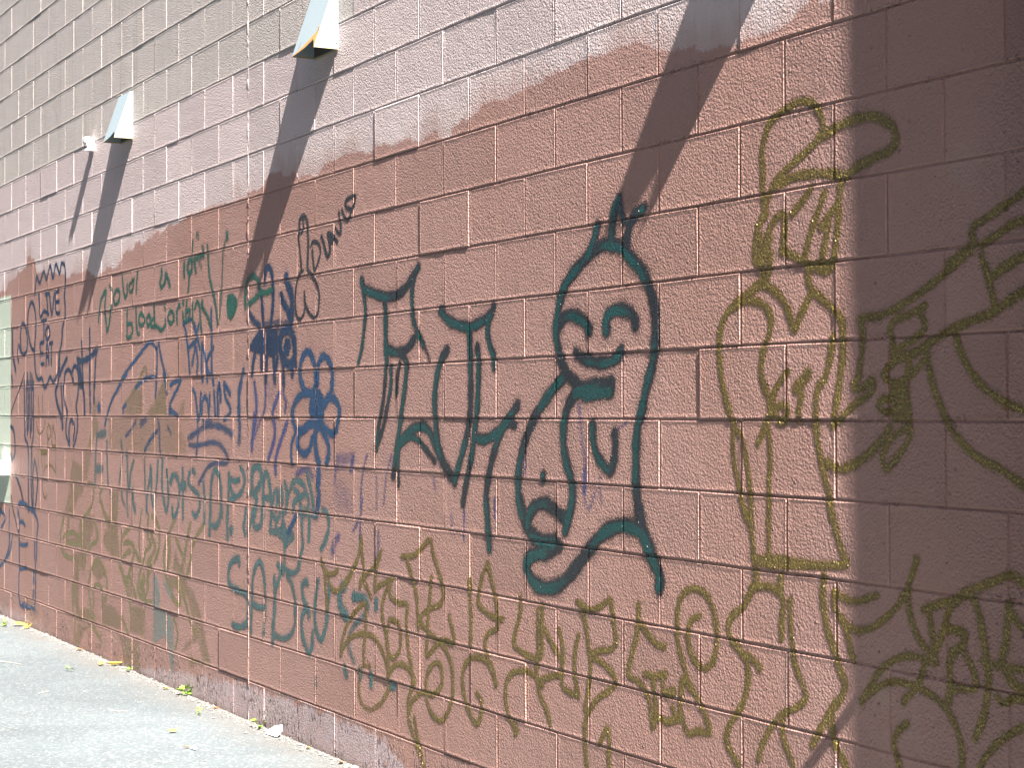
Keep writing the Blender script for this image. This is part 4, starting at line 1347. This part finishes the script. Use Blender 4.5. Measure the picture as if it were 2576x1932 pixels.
# ------------------------------------------------------------------ wall lamps: open wedge hoods of folded sheet steel
def lamp(x, z, w, label, rusty):
    """x, z = middle of the bottom edge at the wall"""
    t = empty('wall_lamp', (x, 0, z))
    tag(t, label, 'wall lamp', 'wedge shaped lamps along the wall')
    d, top, h = 0.107, 0.018, 0.262
    def shift(bm):
        return bm
    hw = w / 2
    # front sheet: bottom edge torn up into a point beside its right corner
    nx = hw - 0.022
    def onfront(px, pz):
        return (px, -(d + (top - d) * pz / h), pz)
    pts = [onfront(-hw, h), onfront(-hw, 0.0), onfront(-hw + 0.30 * w, 0.0085), onfront(-hw + 0.55 * w, 0.018), onfront(hw - 0.058, 0.034),
           onfront(hw - 0.042, 0.041), onfront(hw - 0.028, 0.030), onfront(hw, 0.0), onfront(hw, h)]
    bm = bmesh.new(); plate_bm(bm, pts, 0.0016)
    front = bm_obj('front_panel', bm, MAT_LAMP, t)
    for s in (-1, 1):
        q = [(s * hw, -0.002, 0.0), (s * hw, -d, 0.0), (s * hw, -top, h), (s * hw, -0.002, h)]
        if s < 0: q = q[::-1]
        bm = bmesh.new(); plate_bm(bm, [(a - s * 0.0018, b, c) for a, b, c in q], 0.0016)
        bm_obj('side_panel', bm, MAT_LAMP, t)
    bm = bmesh.new()
    plate_bm(bm, [(-hw + 0.002, -0.003, h - 0.0008), (-hw + 0.002, -top + 0.001, h - 0.0008), (hw - 0.002, -top + 0.001, h - 0.0008), (hw - 0.002, -0.003, h - 0.0008)], 0.0016)
    bm_obj('top_panel', bm, MAT_LAMP, t)
    bm = bmesh.new()
    box_bm(bm, (-hw - 0.006, -0.0045, -0.004), (hw + 0.010, -0.0020, h + 0.006))
    bm_obj('back_plate', bm, MAT_LAMP, t)
    # socket and bulb inside the hood
    bm = bmesh.new()
    bmesh.ops.create_cone(bm, cap_ends=True, segments=20, radius1=0.014, radius2=0.013, depth=0.04, matrix=Matrix.Translation((0, -0.026, h - 0.115)))
    bm_obj('socket', bm, MAT_INSIDE, t, True)
    bm = bmesh.new()
    bmesh.ops.create_uvsphere(bm, u_segments=20, v_segments=12, radius=0.021, matrix=Matrix.Translation((0, -0.034, h - 0.155)))
    bm_obj('bulb', bm, MAT_WHITE, t, True)
    bm = bmesh.new()
    box_bm(bm, (-hw + 0.006, -0.0075, 0.004), (hw - 0.006, -0.005, h - 0.01))
    bm_obj('reflector', bm, MAT_INSIDE, t)
    for ss, pz in ((-1, 0.03), (1, 0.03), (-1, h - 0.03), (1, h - 0.03)):
        bm = bmesh.new()
        bmesh.ops.create_cone(bm, cap_ends=True, segments=10, radius1=0.0045, radius2=0.0035, depth=0.003, matrix=Matrix.Translation((ss * (hw + 0.003 + 0.002 * ss), -0.006, pz)) @ Matrix.Rotation(math.pi / 2, 4, 'X'))
        bm_obj('screw', bm, MAT_STEEL, t)
    for s in (-1, 1):
        bm = bmesh.new()
        box_bm(bm, (s * hw - 0.0022, -d + 0.003, 0.0), (s * hw + 0.0022, -0.003, 0.009), 0.0008)
        bm_obj('side_lip', bm, MAT_LAMP, t)
    # folded lip along the bottom of the sides and rust flakes where the corner has torn
    if rusty:
        e = 0.0009
        def f(px, pz):
            a = onfront(px, pz); return (a[0], a[1] - e, a[2])
        pr = [f(-hw + 0.004, 0.0016), f(-hw + 0.31 * w, 0.010), f(-hw + 0.55 * w, 0.0195), f(hw - 0.059, 0.036), f(hw - 0.042, 0.043), f(hw - 0.027, 0.032), f(hw - 0.002, 0.003),
              f(hw - 0.002, 0.026), f(hw - 0.008, 0.044), f(hw - 0.004, 0.066), f(hw - 0.015, 0.060), f(hw - 0.020, 0.100), f(hw - 0.030, 0.068), f(hw - 0.062, 0.058), f(-hw + 0.5 * w, 0.034), f(-hw + 0.25 * w, 0.016)]
        bm = bmesh.new(); plate_bm(bm, pr, 0.0007)
        bmesh.ops.triangulate(bm, faces=bm.faces[:])
        bm_obj('rust_patch', bm, MAT_RUST, t)
        bm = bmesh.new()
        plate_bm(bm, [f(-hw + 0.052, 0.020), f(-hw + 0.056, 0.034), f(-hw + 0.064, 0.058), f(-hw + 0.059, 0.040)], 0.0006)
        bm_obj('scratch', bm, MAT_INSIDE, t)
    return t

lamp(-1.926, 1.540 + GZ, 0.213, 'white wedge lamp hood beside the small white sensor', False)
lamp(0.934, 1.523 + GZ, 0.243, 'white wedge lamp hood with rusty torn corner above the black handwriting', True)
lamp(4.190, 1.515 + GZ, 0.222, 'white wedge lamp hood whose long shadow falls on the ghost', True)

# small white sensor left of the far lamp
sx, sz = -2.615, 1.580 + GZ
sen = empty('light_sensor', (sx, 0, sz))
tag(sen, 'small white sensor on the wall left of the far lamp', 'sensor')
bm = bmesh.new(); box_bm(bm, (-0.024, -0.010, -0.008), (0.024, -0.002, 0.072), 0.003); bm_obj('base', bm, MAT_WHITE, sen)
bm = bmesh.new()
bmesh.ops.create_cone(bm, cap_ends=True, segments=28, radius1=0.024, radius2=0.024, depth=0.066, matrix=Matrix.Translation((0, -0.030, 0.028)))
bm_obj('body', bm, MAT_WHITE, sen, False)
bm = bmesh.new()
box_bm(bm, (-0.028, -0.060, 0.036), (0.028, -0.011, 0.074), 0.010)
bm_obj('hood', bm, MAT_WHITE, sen)
bm = bmesh.new()
bmesh.ops.create_uvsphere(bm, u_segments=16, v_segments=10, radius=0.013, matrix=Matrix.Translation((0.012, -0.046, 0.018)))
bm_obj('lens', bm, MAT_DARK, sen, True)

# white box at the far end, over the pale green paint
bx = empty('junction_box', (-4.83, 0, 0.9929))
tag(bx, 'white metal box on the pale green paint at the far end', 'box')
jh = 1.0929 - 0.9929
bm = bmesh.new(); box_bm(bm, (-0.13, -0.090, 0.0), (0.13, -0.002, jh), 0.006); bm_obj('body', bm, MAT_WHITE, bx)
bm = bmesh.new(); box_bm(bm, (-0.136, -0.100, -0.004), (0.134, -0.092, jh + 0.004), 0.003); bm_obj('lid', bm, MAT_WHITE, bx)
for ss in (-1, 1):
    bm = bmesh.new()
    bmesh.ops.create_cone(bm, cap_ends=True, segments=12, radius1=0.005, radius2=0.004, depth=0.004, matrix=Matrix.Translation((ss * 0.11, -0.102, jh / 2)) @ Matrix.Rotation(math.pi / 2, 4, 'X'))
    bm_obj('screw', bm, MAT_STEEL, bx)

# ------------------------------------------------------------------ pier that shades the near end, with a bracket
pier = empty('block_pier', (5.053, 0, 0))
tag(pier, 'shallow painted block pier standing out from the near end of the wall', 'pier')
for k in range(25):
    z0 = GZ + (k - 7) * B
    bm = bmesh.new(); box_bm(bm, (0.0, -0.083, max(-0.05, z0 + 0.003)), (0.405, 0.01, z0 + B - 0.003), 0.004)
    bm_obj('concrete_block', bm, MAT_WALL, pier)
bm = bmesh.new(); box_bm(bm, (0.004, -0.080, -0.05), (0.400, 0.02, GZ + 18 * B - 0.006)); bm_obj('mortar', bm, MAT_WALL, pier)
br = empty('pipe_bracket', (5.205, -0.083, 0.165 + GZ))
tag(br, 'steel rod bracket standing out from the block pier', 'bracket')
bm = bmesh.new()
bmesh.ops.create_cone(bm, cap_ends=True, segments=16, radius1=0.016, radius2=0.016, depth=0.055, matrix=Matrix.Translation((0, -0.0275, 0)) @ Matrix.Rotation(math.pi / 2, 4, 'X'))
bm_obj('rod', bm, MAT_STEEL, br, True)
bm = bmesh.new(); box_bm(bm, (-0.03, -0.006, -0.03), (0.03, -0.001, 0.03), 0.002); bm_obj('plate', bm, MAT_STEEL, br)

# ------------------------------------------------------------------ litter and weeds on the asphalt
def leaf_mesh(name, L, Wd, curl, mat, seed):
    r = random.Random(seed)
    n = 6
    v, f = [], []
    for i in range(n + 1):
        t = i / n
        wv = Wd * math.sin(math.pi * min(1, t * 0.93 + 0.05)) ** 0.8 * 0.5
        zc = curl * (t - 0.5) ** 2 * 4 * L * 0.25
        bend = r.uniform(-0.05, 0.05) * Wd
        v += [((t - 0.5) * L, -wv + bend, zc + wv * 0.5), ((t - 0.5) * L, bend, zc), ((t - 0.5) * L, wv + bend, zc + wv * 0.5)]
    for i in range(n):
        a = i * 3
        f += [(a, a + 1, a + 4, a + 3), (a + 1, a + 2, a + 5, a + 4)]
    k = len(v)
    v += [(0.5 * L, -0.0007, curl * L * 0.25), (0.5 * L, 0.0007, curl * L * 0.25), (0.5 * L + 0.25 * L, 0.0, curl * L * 0.25 + 0.004)]
    f.append((k, k + 2, k + 1))
    me = bpy.data.meshes.new(name)
    me.from_pydata(v, [], f)
    me.materials.append(mat)
    for p in me.polygons: p.use_smooth = True
    return me

def leaf(x, y, L, mat, label, seed, group='fallen leaves along the wall', name='fallen_leaf', cat='leaf'):
    L *= 0.62
    r = random.Random(seed)
    me = leaf_mesh(name, L, L * 0.5, r.uniform(0.3, 1.0), mat, seed)
    o = bpy.data.objects.new(name, me)
    sol = o.modifiers.new('thickness', 'SOLIDIFY'); sol.thickness = 0.0004
    o.location = (x, y, 0.004 + L * 0.06)
    o.rotation_euler = (r.uniform(-0.5, 0.5), r.uniform(-0.35, 0.35), r.uniform(0, 6.28))
    link(o)
    return tag(o, label, cat, group)

leaf(-4.22, -0.045, 0.15, MAT_LEAFY, 'broad yellow leaf against the wall below the blue ladder drawing', 1)
leaf(-4.05, -0.03, 0.12, MAT_LEAFY, 'upright yellow leaf leaning on the wall below the blue ladder drawing', 2)
leaf(-2.80, -0.035, 0.09, MAT_LEAFB, 'brown curled leaf at the wall foot left of the olive creature', 3)
leaf(-2.05, -0.035, 0.15, MAT_LEAFY, 'yellow leaf with raised tip at the wall foot under the olive creature', 4)
leaf(-2.12, -0.09, 0.10, MAT_LEAFY, 'small yellow leaf lying just in front of the raised yellow leaf', 5)
leaf(0.134, -0.406, 0.075, MAT_LEAFY, 'lone yellow leaf out on the open asphalt', 6)
leaf(-1.076, -0.05, 0.08, MAT_LEAFY, 'dull yellow leaf at the wall foot left of the leafy weed', 7)
leaf(-0.372, -0.03, 0.06, MAT_LEAFB, 'orange brown leaf at the wall foot right of the leafy weed', 8)
leaf(1.16, -0.035, 0.06, MAT_LEAFB, 'brown leaf at the wall foot where the asphalt leaves the picture', 9)
leaf(0.527, -0.472, 0.05, MAT_LEAFB, 'dark curled leaf on open asphalt nearest the bottom edge', 10)
leaf(0.80, -0.03, 0.05, MAT_LEAFY, 'pale yellow leaf at the wall foot right of the paper scrap', 11)

def weed(x, y, s, n, label, seed):
    r = random.Random(seed)
    t = empty('weed', (x, y, 0))
    tag(t, label, 'weed', 'weeds growing at the wall foot')
    bm = bmesh.new()
    tips = []
    for k in range(n):
        a = r.uniform(0, 6.28); L = s * r.uniform(0.5, 1.0); up = r.uniform(0.25, 0.9)
        p1 = Vector((math.cos(a) * L * 0.8, math.sin(a) * L * 0.5, L * up))
        side = Vector((-math.sin(a), math.cos(a), 0)) * 0.0012
        q = [bm.verts.new(-side), bm.verts.new(side), bm.verts.new(p1 + side * 0.5), bm.verts.new(p1 - side * 0.5)]
        bm.faces.new(q)
        tips.append((p1, a))
    bm_obj('stem', bm, MAT_LEAFG, t)
    for k, (p1, a) in enumerate(tips):
        me = leaf_mesh('leaf', s * r.uniform(0.45, 0.7), s * r.uniform(0.3, 0.42), 0.4, MAT_LEAFG, seed * 50 + k)
        o = bpy.data.objects.new('leaf', me)
        o.location = p1
        o.rotation_euler = (r.uniform(-0.6, 0.6), r.uniform(-0.7, 0.3), a)
        link(o, t)
    return t

weed(-0.83, -0.035, 0.075, 7, 'leafy green weed at the wall foot under the teal smudge', 21)
weed(0.225, -0.035, 0.050, 6, 'low green weed at the wall foot left of the paper scrap', 22)
weed(-1.80, -0.030, 0.045, 5, 'small pale green weed at the wall foot under the olive creature', 23)
weed(-1.98, -0.303, 0.040, 4, 'tiny green sprig out on the asphalt below the olive creature', 24)
weed(-0.269, -0.16, 0.040, 4, 'tiny green sprig on the asphalt between the two larger weeds', 25)
weed(-4.26, -0.13, 0.055, 5, 'green sprig on the asphalt beside the far yellow leaves', 26)

# paper scrap, folded, leaning on the wall foot
v = [(-0.062, 0, 0.002), (0.058, -0.01, 0.004), (0.070, 0.012, 0.030), (0.05, 0.024, 0.052), (-0.012, 0.022, 0.040), (-0.055, 0.012, 0.016), (0.0, 0.004, 0.022)]
f = [(0, 1, 6), (1, 2, 6), (2, 3, 6), (3, 4, 6), (4, 5, 6), (5, 0, 6)]
pap = mesh_obj('paper_scrap', v, f, MAT_PAPER)
pap.modifiers.new('thickness', 'SOLIDIFY').thickness = 0.0006
pap.location = (0.43, -0.052, 0.003)
pap.rotation_euler = (0, 0, 0.15)
tag(pap, 'crumpled white paper scrap leaning at the wall foot', 'litter')
chip = mesh_obj('bark_chip', [(-0.03, -0.008, 0.004), (0.03, -0.004, 0.006), (0.034, 0.006, 0.012), (-0.026, 0.01, 0.012), (0, 0, 0.017)], [(0, 1, 4), (1, 2, 4), (2, 3, 4), (3, 0, 4), (3, 2, 1, 0)], MAT_PAPER)
chip.location = (0.56, -0.455, 0)
tag(chip, 'pale chip of paint beside the dark curled leaf on open asphalt', 'litter')

def twig(x, y, L, rot, label, seed):
    r = random.Random(seed)
    bm = bmesh.new()
    prev = None
    n = 6
    for i in range(n + 1):
        t = i / n
        c = Vector(((t - 0.5) * L, math.sin(t * 3.0 + seed) * L * 0.06, 0.004))
        rad = 0.0022 * (1 - 0.6 * t)
        ring = [bm.verts.new(c + Vector((0, math.cos(k * math.pi / 3) * rad, math.sin(k * math.pi / 3) * rad))) for k in range(6)]
        if prev:
            for k in range(6):
                bm.faces.new((prev[k], prev[(k + 1) % 6], ring[(k + 1) % 6], ring[k]))
        prev = ring
    o = bm_obj('twig', bm, MAT_TWIG, None, True)
    o.location = (x, y, 0); o.rotation_euler = (0, 0, rot)
    return tag(o, label, 'twig', 'dry twigs on the asphalt')

twig(-2.48, -0.53, 0.26, 0.35, 'long pale twig on the asphalt at the left picture edge', 31)
twig(0.772, -0.66, 0.05, 0.8, 'short dark twig near the bottom picture edge', 32)
twig(-1.30, -0.62, 0.09, 2.4, 'short pale twig out on the asphalt below the olive creature', 33)
twig(-0.55, -0.45, 0.08, 1.1, 'short pale twig on the asphalt below the leafy weed', 34)

# grit washed against the wall and loose stones: nobody could count them
gv, gf = [], []
def stone(x, y, s):
    k = len(gv)
    a = rng.uniform(0.6, 1.3, 6) * s
    pts = [(-a[0], 0, 0.3 * s), (a[1], 0, 0.3 * s), (0, -a[2], 0.3 * s), (0, a[3], 0.3 * s), (0, 0, a[4] * 0.9), (0, 0, -0.3 * s)]
    c, sn = math.cos(x * 977), math.sin(x * 977)
    gv.extend((x + c * p[0] - sn * p[1], y + sn * p[0] + c * p[1], p[2]) for p in pts)
    for q in ((0, 2, 4), (2, 1, 4), (1, 3, 4), (3, 0, 4), (2, 0, 5), (1, 2, 5), (3, 1, 5), (0, 3, 5)):
        gf.append(tuple(k + i for i in q))
for _ in range(5200):
    x = rng.uniform(-6.5, 2.6)
    y = -0.004 - abs(rng.normal(0, 0.035))
    stone(x, y, rng.uniform(0.0016, 0.0045) if rng.random() < 0.93 else rng.uniform(0.006, 0.013))
for _ in range(5500):
    x = rng.uniform(-6.5, 2.6)
    y = -rng.uniform(0, 1) ** 1.6 * 1.9
    stone(x, y, rng.uniform(0.0014, 0.0038) if rng.random() < 0.985 else rng.uniform(0.005, 0.009))
grit = mesh_obj('gravel', gv, gf, MAT_GRIT)
tag(grit, kind='stuff')
